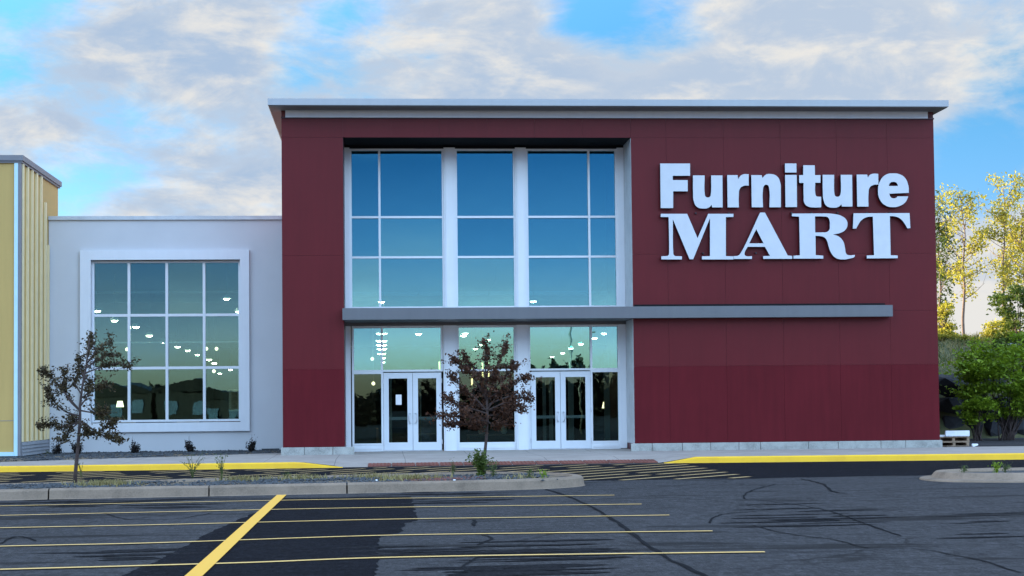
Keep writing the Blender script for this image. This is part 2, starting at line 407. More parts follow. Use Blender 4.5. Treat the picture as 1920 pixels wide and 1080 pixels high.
# ------------------------------------------------------------------ ground, sidewalk, islands
def sheet(name, fn, xs, ys, m, label, off=0., cat='ground'):
    mb = MB(); nx = len(xs)
    vs = [(x, y, fn(x, y)+off) for y in ys for x in xs]
    fs = [(j*nx+i, j*nx+i+1, (j+1)*nx+i+1, (j+1)*nx+i) for j in range(len(ys)-1) for i in range(nx-1)]
    mb.add(vs, fs); return struct(mb.build(name, m), label, cat)
sheet('asphalt_ground', gz, [-3000, -400, -40, 40, 400, 3000], [-3000, -300, -60, 0, 60, 300, 3000], M['asphalt'], 'grey patched asphalt of the car park', 0)

KERB = [(-60, -3.6), (-14, -4.15), (-9.93, -4.75), (-5.5, -5.25), (-2.1, -5.62), (-1.0, -5.75), (-.36, -5.83), (7.1, -6.62), (7.35, -6.68), (8.0, -6.85), (11.8, -7.55), (15.84, -8.3), (22, -9.5), (60, -15)]
def kerb_y(x):
    for (a, ya), (c, yc) in zip(KERB, KERB[1:]):
        if a <= x <= c: return ya+(yc-ya)*(x-a)/(c-a)
    return KERB[0][1]
def kerb_h(x):
    if x < -2.1: return .15
    if x < -1.0: return .15*(-1.0-x)/1.1
    if x < 7.2: return 0.0
    if x < 8.0: return .15*(x-7.2)/.8
    return .15
def walk_full(x, y):
    ky = kerb_y(x); k = max(0., min(1., y/ky)) if y < 0 else 0.
    if y > 0: return .15+.03*min(y, 2.)
    return .15+TILT*x*k
def walk_z(x, y):
    ky = kerb_y(x); h = kerb_h(x); d = y-ky
    f = walk_full(x, y)
    if h >= .149: return f
    e = gz(x)+h+.008
    return e+(f-e)*max(0., min(1., d/1.9))
xs = sorted(set([-60, -30, -14]+[i*.25 for i in range(-56, 121)]+[60]))
mb = MB(); nx = len(xs); ts = [0, .06, .14, .22, .3, .38, .5, .62, .75, .88, 1.]
BED = [(-60, -2.5), (-10.5, -2.2), (-6.65, -.15), (-3.17, 1.2), (-2.88, 1.3)]
def bed_y(x):
    for (a, ya), (c, yc) in zip(BED, BED[1:]):
        if a <= x <= c: return ya+(yc-ya)*(x-a)/(c-a)
    return 2.2 if -1.2 < x < 7.7 else .3
rows = []
for tt in ts:
    for x in xs:
        ky = kerb_y(x)+(.16 if kerb_h(x) > .001 else 0); y1 = bed_y(x); y = ky+(y1-ky)*tt
        rows.append((x, y, walk_z(x, y)))
mb.add(rows, [(j*nx+i, j*nx+i+1, (j+1)*nx+i+1, (j+1)*nx+i) for j in range(len(ts)-1) for i in range(nx-1)])
struct(mb.build('sidewalk', M['walk']), 'grey concrete sidewalk along the shop fronts', 'sidewalk')
# yellow kerbs (two runs, with tapers at the dropped kerb)
def kerb_run(name, x0, x1, label):
    mb = MB(); xk = [x0]+[x for x in xs if x0 < x < x1]+[x1]; vs = []
    prof = [(-.015, 0), (0, .82), (.02, .95), (.05, 1.0), (.17, 1.0), (.17, 0)]
    for x in xk:
        h = max(kerb_h(x), .012); g = gz(x); ky = kerb_y(x)
        for dy, q in prof: vs.append((x, ky+dy, g-.05 if q == 0 else g+h*q+.004))
    n = len(prof)
    fs = [(i*n+k, (i+1)*n+k, (i+1)*n+k+1, i*n+k+1) for i in range(len(xk)-1) for k in range(n-1)]
    fs += [tuple(range(n)), tuple(range((len(xk)-1)*n+n-1, (len(xk)-1)*n-1, -1))]
    mb.add(vs, fs); o = mb.build(name, M['yellow']); return tag(o, label, 'kerb', 'yellow painted kerbs')
kerb_run('yellow_kerb', -30, -1.0, 'yellow painted kerb in front of the white and yellow buildings, tapering down beside the entrance')
kerb_run('yellow_kerb', 7.2, 40, 'yellow painted kerb in front of the wall with the sign, running right past the building corner')
# brick red warning tiles set in the dropped kerb
mb = MB(); x = -.36
while x < 7.0:
    x1 = x+.606
    def P(xx, dy): yy = kerb_y(xx)+dy; return (xx, yy, walk_z(xx, yy)+.006)
    vs = [P(x+.008, .02), P(x1-.008, .02), P(x1-.008, .64), P(x+.008, .64)]
    vs += [(a, c, d+.02) for a, c, d in vs]
    mb.add(vs, [(0, 3, 2, 1), (4, 5, 6, 7), (0, 1, 5, 4), (1, 2, 6, 5), (2, 3, 7, 6), (3, 0, 4, 7)])
    for ii in range(6):
        for jj in range(6):
            q = Vector(P(x+.06+ii*.097, .09+jj*.1))+Vector((0, 0, .02))
            mb.add([q+Vector((sx*.025, sy*.025, 0)) for sx, sy in ((-1, -1), (1, -1), (1, 1), (-1, 1))]+[q+Vector((sx*.015, sy*.015, .009)) for sx, sy in ((-1, -1), (1, -1), (1, 1), (-1, 1))],
                   [(4, 5, 6, 7), (0, 1, 5, 4), (1, 2, 6, 5), (2, 3, 7, 6), (3, 0, 4, 7)])
    x = x1+.012
struct(mb.build('warning_tiles', M['brick_pave']), 'brick red warning tiles along the dropped kerb before the doors', 'paving')

# gravel bed before the white wall
def bed_z(x, y):
    q = max(0, min(1, (y-bed_y(x))/1.2))
    return (.15 if y > -2.3 else .13)+TILT*x*.35+.015+.04*q+.03*mnoise.noise(Vector((x*2.2, y*2.2, 3)))
xb = [-14+i*.12 for i in range(0, 94)]
mb = MB(); nn = len(xb)
for j in range(13):
    for x in xb:
        y0 = bed_y(x)-.03; y1 = 4.05; y = y0+(y1-y0)*j/12; mb.v.append((x, y, bed_z(x, y) if j else walk_full(x, y)-.03))
for j in range(12):
    for i in range(nn-1): mb.f.append((j*nn+i, j*nn+i+1, (j+1)*nn+i+1, (j+1)*nn+i)); mb.m.append(0); mb.sm.append(True)
struct(mb.build('gravel_bed', M['soil']), 'strip of slate gravel and soil under the white wall', 'ground')
rnd = random.Random(5)
def pebbles(name, spots, m, label):
    mb = MB()
    for x, y, z, s in spots:
        vs = []
        for d in ((1, 0, 0), (-1, 0, 0), (0, 1, 0), (0, -1, 0), (0, 0, 1), (0, 0, -1)):
            k = s*rnd.uniform(.6, 1.3); vs.append((x+d[0]*k, y+d[1]*k, z+d[2]*k*.6))
        mb.add(vs, [(0, 2, 4), (2, 1, 4), (1, 3, 4), (3, 0, 4), (2, 0, 5), (1, 2, 5), (3, 1, 5), (0, 3, 5)])
    return tag(mb.build(name, m), label, 'gravel', kind='stuff')
sp = []
for i in range(2600):
    x = rnd.uniform(-11.5, -2.95); y = rnd.uniform(bed_y(x), 3.9); sp.append((x, y, bed_z(x, y)+.01, rnd.uniform(.015, .055)))
pebbles('bed_gravel', sp, [M['pebble']], 'loose slate gravel in the bed under the white wall')

# planted island in the car park
IZ = .19
def isl_front(x): return -18.15+.02*(x+6)
isl = [(-16, -18.35), (-11, -18.25), (-6, -18.15), (-1, -18.05), (2.2, -17.95), (3.1, -17.75), (3.75, -17.2), (3.95, -16.5), (3.85, -15.8), (3.5, -15.0), (2.8, -14.3), (1.5, -14.0), (-1, -14.4), (-6, -15.3), (-10, -15.9), (-16, -16.4)]
def ring(poly, inset):
    n = len(poly); out = []
    for i in range(n):
        p0, p1, p2 = Vector(poly[i-1]), Vector(poly[i]), Vector(poly[(i+1) % n])
        d1 = (p1-p0).normalized(); d2 = (p2-p1).normalized()
        nrm = (Vector((-d1.y, d1.x))+Vector((-d2.y, d2.x))).normalized()
        k = inset/max(.4, nrm.dot(Vector((-d1.y, d1.x)))); out.append(p1+nrm*k)
    return out
def dens(poly, step):
    out = []
    n = len(poly)
    for i in range(n):
        a, c = Vector(poly[i]), Vector(poly[(i+1) % n]); k = max(1, int((c-a).length/step))
        out += [tuple(a+(c-a)*(j/k)) for j in range(k)]
    return out
def smooth_poly(poly, it=2, keep=()):
    for _ in range(it):
        q = []
        n = len(poly)
        for i in range(n):
            a, c = Vector(poly[i]), Vector(poly[(i+1) % n]); q += [tuple(a*.75+c*.25), tuple(a*.25+c*.75)]
        poly = q
    return poly
def island(poly, h, joints, label, soil_label, mseed, apron=0.):
    poly = dens(smooth_poly(poly, 2), .35); n = len(poly)
    prof = [(-apron-.04, -.03), (-apron, .03 if apron else .0), (.02 if not apron else -.02, .045 if apron else .01), (.045, h*.8), (.075, h*.95), (.12, h), (.24, h), (.27, h-.06)]
    rings = [(ring(poly, i), z) for i, z in prof]
    mb = MB(); vs = []
    for i in range(n):
        for (rg, z) in rings:
            q = rg[i]; jt = .006*mnoise.noise(Vector((q.x*3, q.y*3, z*9+mseed))); chip = .012*max(0, mnoise.noise(Vector((q.x*1.4, q.y*1.4, mseed)))-.15)
            vs.append((q.x, q.y, gz(q.x)+z+jt-(chip if z > h*.7 else 0)))
    k = len(prof)
    for i in range(n):
        q = poly[i]; q2 = poly[(i+1) % n]
        if any(abs((q[0]+q2[0])/2-jx) < .18 for jx in joints): continue
        mb.add([vs[i*k+a] for a in range(k)]+[vs[((i+1) % n)*k+a] for a in range(k)], [(a, k+a, k+a+1, a+1) for a in range(k-1)])
    # joint pieces: narrowed so that a dark gap stays
    for i in range(n):
        q = poly[i]; q2 = poly[(i+1) % n]
        if any(abs((q[0]+q2[0])/2-jx) < .18 for jx in joints):
            A = [Vector(vs[i*k+a]) for a in range(k)]; B = [Vector(vs[((i+1) % n)*k+a]) for a in range(k)]
            jx = min(joints, key=lambda v: abs(v-(q[0]+q2[0])/2)); L = B[0].x-A[0].x
            f = (jx-A[0].x)/L if abs(L) > 1e-4 else .5
            for u0, u1 in ((0., f-.03), (f+.03, 1.)):
                u0 = max(0, min(1, u0)); u1 = max(0, min(1, u1))
                if u1-u0 > .02: mb.add([a.lerp(c, u0) for a, c in zip(A, B)]+[a.lerp(c, u1) for a, c in zip(A, B)], [(a, k+a, k+a+1, a+1) for a in range(k-1)])
    o = mb.build('concrete_kerb', M['kerb']); tag(o, label, 'kerb', 'concrete island kerbs')
    inner = ring(poly, .25); ib = MB(); cen = Vector((0, 0))
    for q in inner: cen += q
    cen /= n
    levels = 7; vs = []
    ymid = cen.y
    for lv in range(levels):
        for q in inner:
            tq = lv/(levels-1)
            x = q.x*(1-tq*.06)+cen.x*tq*.06; y = q.y+(ymid-q.y)*tq*.98
            z = gz(x)+h-.05+.015*math.sin(tq*1.57)+.03*tq*mnoise.noise(Vector((x*1.8, y*1.8, mseed)))
            vs.append((x, y, z))
    ib.add(vs, [(lv*n+i, lv*n+(i+1) % n, (lv+1)*n+(i+1) % n, (lv+1)*n+i) for lv in range(levels-1) for i in range(n)]+[tuple(range((levels-1)*n, levels*n))], 0, True)
    struct(ib.build('island_soil', M['soil']), soil_label, 'ground'); return poly
island(isl, IZ, [-8.7, -5.942, -3.107, -.63, 2.113], 'long weathered concrete kerb round the planted island with two young trees', 'slate gravel and dry soil in the island with two young trees', 1.)
isl2 = [(10.55, -17.7), (11.2, -18.25), (12.5, -18.6), (17, -19.2), (24, -20), (24, -16.6), (17, -16.0), (12, -15.9), (11, -16.1), (10.6, -16.7)]
island(isl2, .16, [], 'low broken concrete kerb at the nose of the island at the right edge', 'dark soil in the island at the right edge', 7., .22)
def isl_z(x, y): return gz(x)+IZ-.045+.02*math.sin(max(0, min(1, min(y+18.0, -14.6-y)/1.7))*1.57)
sp = []
for i in range(5200):
    x = rnd.uniform(-9, 3.3); y = rnd.uniform(-17.75, -14.75+min(0, x+1)*.16)
    if mnoise.noise(Vector((x*.7, y*.7, 2))) > .12 and rnd.random() < .85: continue
    sp.append((x, y, isl_z(x, y)+.01, rnd.uniform(.012, .04)))
pebbles('island_gravel', sp, [M['pebble']], 'loose dark slate gravel on the island between the two young trees')
sp = [(x, y, isl_z(x, y)+.015, s) for x, y, s in ((-.1, -16.9, .03), (1.35, -17.3, .03), (-4.9, -16.5, .04), (-7.3, -16.2, .045))]
for i, (x, y, z, s) in enumerate(sp[:2]):
    mb = MB(); vs = []
    bm = bmesh.new(); bmesh.ops.create_icosphere(bm, subdivisions=1, radius=s)
    for v in bm.verts: v.co *= rnd.uniform(.75, 1.15)
    bm.verts.index_update()
    mb.add([Vector((x, y, z))+Vector((v.co.x, v.co.y, v.co.z*.8)) for v in bm.verts], [[v.index for v in f.verts] for f in bm.faces]); bm.free()
    tag(mb.build('white_stone', M['white_board'], base=(x, y, z)), ['small white stone on the dark gravel left of the dry grass patch', 'small white stone on the red mulch beside the green weed clump'][i], 'stone')
# dry grass tufts and red mulch on the island
def blades(name, spots, m, label, h=(.05, .12), kind='stuff'):
    mb = MB()
    for x, y, z in spots:
        hh = rnd.uniform(*h); a = rnd.uniform(0, 6.28); wd = .013; lx, ly = rnd.gauss(0, .35)*hh, rnd.gauss(0, .35)*hh
        dx, dy = math.cos(a)*wd, math.sin(a)*wd
        mb.add([(x-dx, y-dy, z), (x+dx, y+dy, z), (x+lx+dx*.3, y+ly+dy*.3, z+hh), (x+lx-dx*.3, y+ly-dy*.3, z+hh)], [(0, 1, 2, 3)])
    return tag(mb.build(name, m), label, 'grass', kind=kind)
sp = []
for (px, py, rx, ry, n) in ((195, 907, .55, .5, 500), (770, 896, .6, .45, 420), (560, 896, .5, .5, 250), (690, 893, .5, .3, 160), (455, 898, .5, .5, 250), (1030, 893, .9, .5, 220), (300, 897, .5, .4, 150)):
    c = onG(px, py, IZ)
    for i in range(n):
        x = c.x+rnd.gauss(0, rx*.5); y = c.y+rnd.gauss(0, ry*.5)
        if -17.75 < y < -14.6+min(0, x+1)*.16 and x < 2.9: sp.append((x, y, isl_z(x, y)-.01))
blades('dry_grass', sp, M['dry_grass'], 'dry straw coloured grass tufts on the planted island', (.05, .12))
mb = MB(); c = onG(825, 896, IZ)
for i in range(900):
    x = c.x+rnd.gauss(0, .36); y = c.y+rnd.gauss(0, .42); z = isl_z(x, y)+.012; a = rnd.uniform(0, 3.14); l = rnd.uniform(.02, .05)
    dx, dy = math.cos(a)*l, math.sin(a)*l
    mb.add([(x-dx, y-dy, z), (x+dy*.3, y-dx*.3, z+.004), (x+dx, y+dy, z+rnd.uniform(0, .02)), (x-dy*.3, y+dx*.3, z+.004)], [(0, 1, 2, 3)])
tag(mb.build('red_mulch', M['brick_pave']), 'patch of reddish bark mulch on the island near the green weed clump', 'mulch', kind='stuff')

# ------------------------------------------------------------------ markings, patches and seams on the asphalt
def flat_poly(name, pts, m, off, label, cat='marking', jag=0.):
    if jag:
        q = []
        for i in range(len(pts)):
            a, c = Vector(pts[i]), Vector(pts[(i+1) % len(pts)]); k = max(1, int((c-a).length/.09))
            for j in range(k):
                p = a.lerp(c, j/k); q.append((p.x+jag*mnoise.noise(Vector((p.x*2, p.y*2, 1)))+.03*mnoise.noise(Vector((p.x*9, p.y*9, 3))), p.y+jag*2*mnoise.noise(Vector((p.x*2, p.y*2, 8)))+.06*mnoise.noise(Vector((p.x*9, p.y*9, 5)))))
        pts = q
    bm = bmesh.new(); vs = [bm.verts.new((p[0], p[1], gz(p[0])+off)) for p in pts]
    f = bm.faces.new(vs); bmesh.ops.triangulate(bm, faces=[f])
    bm.normal_update()
    if sum(ff.normal.z for ff in bm.faces) < 0: bmesh.ops.reverse_faces(bm, faces=bm.faces[:])
    me = bpy.data.meshes.new(name); bm.to_mesh(me); bm.free(); me.materials.append(m)
    o = bpy.data.objects.new(name, me); COL.objects.link(o); return struct(o, label, cat)
flat_poly('asphalt_patch', [(-2.6, -33.5), (-2.35, -30), (-2.15, -26), (-1.85, -22), (-1.75, -19.2), (.5, -19.3), (.49, -25.2), (.33, -25.5), (.2, -27.3), (-.03, -27.6), (-.06, -33.5)], M['asphalt_new'], .004, 'darker repaired patch of asphalt around the broad yellow line', 'asphalt', .05)
flat_poly('asphalt_strip', [(-20, -14.2), (3.8, -14.25), (4.0, -15.0), (8.4, -15.2), (11, -15.3), (12.5, -14.6), (17, -13.8), (24, -13.5), (24, -10.1), (16, -8.6), (8, -7.05), (-1, -5.95), (-9.9, -4.95), (-20, -4.3)], M['asphalt_new'], .004, 'newer blue black asphalt lane along the yellow kerb', 'asphalt', .06)
def strip(name, pts, wd, m, off, label, taper=False):
    mb = MB(); vs = []
    P = [Vector(p) for p in pts]
    for i, p in enumerate(P):
        t = (P[min(i+1, len(P)-1)]-P[max(i-1, 0)]).normalized(); n = Vector((-t.y, t.x))
        ww = wd*(rnd.uniform(.6, 1.25) if taper else 1.)/2
        if taper and i in (0, len(P)-1): ww *= .3
        for s in (1, -1):
            q = p+n*ww*s; vs.append((q.x, q.y, gz(q.x)+off))
    mb.add(vs, [(2*i, 2*i+1, 2*i+3, 2*i+2) for i in range(len(P)-1)])
    return struct(mb.build(name, m), label, 'marking')
LINES = [[(0, 1069.5), (240, 1063), (480, 1056), (700, 1047.6), (1000, 1042), (1434, 1036.5)], [(0, 1025.7), (300, 1019), (700, 1005.7), (1000, 1001), (1336, 997)], [(0, 991), (300, 985), (700, 975.4), (1000, 971), (1255, 967)], [(10, 967.5), (300, 961), (700, 952.8), (1203, 946.3)], [(10, 949.5), (300, 943.5), (560, 938.5), (900, 933), (1152, 929.5)]]
ends = ['nearest to the camera', 'second from the camera', 'third from the camera', 'fourth from the camera', 'nearest to the island kerb']
def catmull(P, n=8):
    out = []
    for i in range(len(P)-1):
        p0, p1, p2, p3 = P[max(i-1, 0)], P[i], P[i+1], P[min(i+2, len(P)-1)]
        for k in range(n):
            t = k/n; out.append(.5*((2*p1)+(p2-p0)*t+(2*p0-5*p1+4*p2-p3)*t*t+(3*p1-p0-3*p2+p3)*t**3))
    return out+[P[-1]]
for i, l in enumerate(LINES):
    pts = [onG(*q).to_2d() for q in l]; d = (pts[0]-pts[1]).normalized(); pts = [pts[0]+d*7]+pts
    strip('parking_line', catmull(pts), .10 if i else .11, M['paint'], .012, 'thin worn yellow parking line running across the picture, '+ends[i])
strip('long_line', [(-1.775, -34), (-1.78, -30), (-1.79, -25), (-1.79, -18.3)], .17, M['paint_bright'], .016, 'broad bright yellow line running from the front edge to the island kerb')
mb = MB(); s2 = math.sqrt(.5)
nh = 0
for k in range(-18, 9):
    c = -16.55-1.12*k          # y - x of each 45 degree stripe
    P0 = None
    segs = []
    x0 = max(-12, -15.1-c); x1 = min(7.55, 30)
    x = x0
    while x < x1:
        L = rnd.uniform(1.2, 4.2) if k > -3 else rnd.uniform(.7, 1.6)
        xe = min(x+L, x1); segs.append((x, xe)); x = xe+(rnd.uniform(.05, .35) if rnd.random() < .6 else .0)+(rnd.uniform(.2, .6) if k < -2 else 0)
    for a, e in segs:
        n = max(1, int((e-a)/.3)); prev = None
        pts = []
        for i in range(n+1):
            xx = a+(e-a)*i/n; yy = xx+c
            if yy > kerb_y(xx)-.25 or yy < -15.2: pts.append(None)
            else: pts.append((xx, yy))
        for p, q in zip(pts, pts[1:]):
            if p is None or q is None: continue
            wdt = .08
            vs = [(p[0]-wdt*s2, p[1]+wdt*s2), (p[0]+wdt*s2, p[1]-wdt*s2), (q[0]+wdt*s2, q[1]-wdt*s2), (q[0]-wdt*s2, q[1]+wdt*s2)]
            mb.add([(v[0], v[1], gz(v[0])+.009) for v in vs], [(0, 1, 2, 3)])
struct(mb.build('hatch_marking', M['paint_hatch']), 'faded yellow diagonal hatching on the lane before the entrance', 'marking')
def seam(pts, wd, label, off=.007):
    P = catmull([Vector(p) for p in pts], 10)
    P = [Vector((p.x+.035*mnoise.noise(Vector((p.x*3, p.y*3, 0))), p.y+.035*mnoise.noise(Vector((p.x*3, p.y*3, 5))))) for p in P]
    strip('tar_seam', P, wd*.72, M['tar'], off, label, True)
g2 = lambda *q: onG(*q).to_2d()
seam([(3.0, -17.9), (3.16, -20.9), (3.11, -25.8), (2.89, -30.8), (2.96, -33.5)], .085, 'long dark tar seam running towards the camera across the parking lines')
seam([g2(1500, 898), g2(1540, 907), g2(1562, 922), g2(1590, 926)], .07, 'dark tar seam below the newer lane near the right')
seam([g2(1455, 908), g2(1410, 920), g2(1395, 935), g2(1440, 940), g2(1540, 955), g2(1620, 982), g2(1690, 1006)], .045, 'dark looping crack across the right of the car park')
seam([g2(1330, 982), g2(1350, 966), g2(1440, 957), g2(1500, 952)], .045, 'short curved dark crack right of the parking lines')
seam([g2(1410, 985), g2(1470, 1000), g2(1560, 1012), g2(1600, 1022), g2(1640, 1030), g2(1720, 1030), g2(1830, 1050), g2(1915, 1075)], .04, 'long dark crack falling to the lower right corner')
seam([g2(1435, 1036), g2(1560, 1035), g2(1640, 1032)], .03, 'thin crack continuing the nearest parking line to the right')
seam([g2(890, 975), g2(888, 987)], .07, 'short tar seam between the second and third lines')
seam([g2(905, 1004), g2(922, 1010), g2(895, 1022)], .05, 'short hooked crack below the second line')
seam([g2(900, 1043), g2(870, 1062), g2(885, 1080), g2(860, 1090)], .05, 'dark crack below the nearest line')
seam([g2(195, 962), g2(240, 974), g2(330, 973), g2(400, 962)], .045, 'dark crack on the left between the third and fourth lines')
seam([g2(0, 1020), g2(32, 1006), g2(70, 1015)], .05, 'small dark crack at the left edge above the second line')
def smear(px0, px1, py0, py1, n, lab, rs):
    rr = random.Random(rs); mb = MB()
    for k in range(n):
        c = onG(rr.uniform(px0, px1), rr.uniform(py0, py1)); L = rr.uniform(.25, 1.0); wd = rr.uniform(.03, .14); m_ = 14; up, lo = [], []
        for i in range(m_+1):
            u = i/m_*2-1; x = c.x+u*L; y = c.y+.015*u*L+.05*mnoise.noise(Vector((x*1.5, k*3.1, rs))); hw = wd*(1-u*u)**.6*(1+.8*mnoise.noise(Vector((x*6, k*7.7, 2))))+.002
            up.append((x, y+hw, gz(x)+.005+.0002*k)); lo.append((x, y-hw*.8, gz(x)+.005+.0002*k))
        mb.add(lo+up, [(q, q+1, m_+2+q, m_+1+q) for q in range(m_)])
    struct(mb.build('tar_smear', M['sealer']), lab, 'asphalt')
smear(985, 1085, 1014, 1054, 16, 'streaky dark sealer blot beside the nearest parking line', 1)
smear(700, 850, 1026, 1042, 9, 'streaky dark sealer smear right of the asphalt patch', 2)
smear(900, 1030, 1062, 1079, 12, 'streaky dark sealer smear at the front edge', 3)
smear(30, 350, 936, 955, 18, 'streaky dark sealer smear under the island kerb at left', 4)
smear(775, 930, 922, 945, 14, 'streaky dark sealer smear under the island kerb at middle', 5)
smear(1450, 1620, 935, 990, 12, 'faint dark sealer streaks in the middle of the right car park', 6)
smear(1800, 1900, 960, 1010, 6, 'faint dark sealer streaks near the right edge', 7)
smear(220, 330, 1030, 1050, 7, 'dark rubber streaks left of the asphalt patch', 8)

# ------------------------------------------------------------------ red store building
GY = 1.5                                    # plane of the glass
XL, XR, XA, XB = -2.874, 16.72, -1.07, 7.487
ZB, ZS, ZT, ZO = .383, 2.66, 10.05, 9.49
red = thing('store_building', (6.9, 0, .15), 'tall dark red panelled shop building with a glazed entrance bay and overhanging grey cornice', 'building')
# backing walls
mb = MB(); D2 = 5.9
mb.box(XL, XA-.02, .02, GY+.3, .05, ZT+.25); mb.box(XB+.02, XR, .02, D2, .05, ZT+.25); mb.box(XA-.02, XB+.02, .02, GY+.25, ZO+.03, ZT+.25)
mb.box(XL, XL+.3, GY+.3, D2, .05, ZT+.25); mb.box(XL+.3, XB+.02, D2-.2, D2, 5.4, ZT+.25)
mb.box(XL, XR, 22., 22.2, 5.3, 9.2); mb.box(XR-.25, XR, D2, 22, .05, 9.2); mb.box(XL, XL+.25, D2, 22, 5.3, 9.2)
mb.box(XR-.25, XR, 22.2, 52, .05, 5.3)
mb.build('backing_wall', M['red_back'], red)
# panels
mb = MB(); rp = random.Random(3)
def panels(x0, x1, rowz, colx, low):
    for z0, z1 in zip(rowz, rowz[1:]):
        for a, c in zip(colx, colx[1:]):
            a2, c2 = max(a, x0), min(c, x1)
            if c2-a2 < .05: continue
            g = .0025; t1, t2 = rp.uniform(-.002, .002), rp.uniform(-.002, .002); lo = z1 <= ZS+.01
            vs = [(a2+g, t1, z0+g), (c2-g, t2, z0+g), (c2-g, t2*.5, z1-g), (a2+g, t1*.5, z1-g), (a2+g, .03, z0+g), (c2-g, .03, z0+g), (c2-g, .03, z1-g), (a2+g, .03, z1-g)]
            mb.add(vs, [(0, 1, 2, 3), (1, 5, 6, 2), (5, 4, 7, 6), (4, 0, 3, 7), (3, 2, 6, 7), (0, 4, 5, 1)], 1 if lo else 0)
panels(XL, XA, [ZB, ZS, 6.0, ZO, ZT], [XL, XA], 1)
panels(XA, XB, [ZO, ZT], [XA, .35, 1.77, 3.19, 4.6, 6.03, XB], 0)
cols = [XB, 8.55, 10.28, 12.01, 13.72, 15.27, XR]
panels(XB, XR, [ZB, ZS, 4.28, 6.0, ZO, ZT], cols, 1)
mb.build('wall_panels', [M['red'], M['red_low']], red)
# reveals of the entrance bay
mb = MB()
mb.box(XB-.004, XB+.018, .012, GY+.2, 4.43, ZO); mb.build('upper_reveal', M['coping'], red)
mb = MB(); mb.box(XB-.004, XB+.018, .012, GY+.2, .38, 4.08); mb.build('lower_reveal', M['coping'], red)
mb = MB(); mb.box(XA-.018, XA+.004, .012, GY+.2, .38, ZO); mb.build('red_reveal', M['red_dark'], red)
mb = MB(); mb.box(XA, XB, .012, GY+.2, ZO, ZO+.025)
for px in (712, 830, 856, 964, 988, 1106): x = XY(px, GY, 400); mb.box(x-.012, x+.012, .03, GY, ZO-.012, ZO-.001)
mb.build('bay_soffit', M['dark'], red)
mb = MB(); mb.box(XL-.01, XR+.01, -.03, .02, ZT+.004, ZT+.05); mb.build('top_flashing', M['red_dark'], red)
# cornice
mb = MB(); X0, X1, FY = -3.22, 16.93, -.757
mb.box(X0, X1, FY, 6.2, 10.31, 10.5)
cor = mb.build('cornice', M['silver'], red)
mb = MB(); mb.box(X0+.03, X1-.03, FY+.03, 6.15, 10.285, 10.306)
mb.build('soffit', M['soffit'], cor)
mb = MB(); mb.box(XL+.12, 16.53, -.06, .02, 10.075, 10.285); mb.build('frieze_band', M['white_frame'], red)
mb = MB(); mb.box(XL, XR, .02, D2, 10.3, 10.309); mb.box(XL, XR, D2, 22.2, 9.2, 9.3); mb.box(-10.4, XR, 22.2, 52, 5.3, 5.45); mb.box(-10.4, XL, 8.0, 22.2, 5.3, 5.45); mb.build('roof', M['roof'], red)
# stone base blocks
def base_blocks(xs_, y0=-.055):
    for a, c in zip(xs_, xs_[1:]):
        mb = MB(); mb.bbox(a+.006, c-.006, y0+rp.uniform(0, .012), .05, .05, ZB-.004, .012); mb.build('base_stone', M['stone'], red)
base_blocks([XL-.06, -2.25, -1.42, -.79]); base_blocks([XB-.12, 8.0, 8.9, 9.75, 10.6, 11.25, 12.7, 13.6, 14.9, 15.65, XR+.06])
# canopy ledge
mb = MB(); mb.box(-1.11, 15.24, -.35, -.003, 4.085, 4.425); mb.box(XA+.005, XB-.006, -.003, GY-.1, 4.085, 4.425)
led = mb.build('canopy_ledge', M['canopy'], red)
mb = MB(); mb.box(7.52, 15.1, -.06, -.004, 4.427, 4.50); mb.build('ledge_dark_strip', M['dark'], led)  # thin dark strip along the top of the ledge

# --- glazed bay
def fx(px, py=600): return XY(px, GY, py)
def fz(py, px=900): return ZY(py, GY, px)
def framebar(mb, x0, x1, z0, z1, y0=GY-.03, y1=GY+.11): mb.box(x0, x1, y0, y1, z0, z1)
rg = random.Random(8)
def pane(par, x0, x1, z0, z1, m='glass', y=GY+.05, name='pane'):
    mb = MB(); q = [rg.uniform(-.006, .006) for _ in range(3)]
    vs = [(x0, y+q[0], z0), (x1, y+q[1], z0), (x1, y+q[2], z1), (x0, y+q[0]+q[2]-q[1], z1)]
    vs += [(a, c+.008, d) for a, c, d in vs]
    mb.add(vs, [(0, 1, 2, 3), (7, 6, 5, 4), (0, 4, 5, 1), (1, 5, 6, 2), (2, 6, 7, 3), (3, 7, 4, 0)])
    return mb.build(name, M[m], par)
def grid_window(name, par, xs_, zs_, wd, y=GY, m='glass', outer=.05, mat_='white_frame', low=None):
    """frame with bars at the given lines, one pane mesh per opening"""
    mb = MB()
    for i, x in enumerate(xs_):
        h = outer if i in (0, len(xs_)-1) else wd/2
        mb.box(x-h, x+h, y-.03, y+.12, zs_[0]-outer, zs_[-1]+outer)
    for j, z in enumerate(zs_):
        h = outer if j in (0, len(zs_)-1) else wd/2
        for i in range(len(xs_)-1):
            a = xs_[i]+(outer if i == 0 else wd/2); c = xs_[i+1]-(outer if i == len(xs_)-2 else wd/2)
            mb.box(a, c, y-.027, y+.117, z-h, z+h)
    fr = mb.build(name, M[mat_], par)
    for a, c in zip(xs_, xs_[1:]):
        for z0, z1 in zip(zs_, zs_[1:]): pane(fr, a+.01, c-.01, z0+.01, z1-.01, low if low and z0 == zs_[0] else m, y+.05)
    return fr
zH, z1_, z2_, zU0 = fz(281), fz(407), fz(482), fz(576)
UX = [fx(p, 450) for p in (658, 712, 831)], [fx(p, 450) for p in (856, 965)], [fx(p, 450) for p in (989, 1105, 1156)]
for xs_ in UX: grid_window('upper_window', red, xs_, [zU0, z2_, z1_, zH], .065, outer=.03)
zD, zT0, zT1 = .20, fz(694), fz(612)
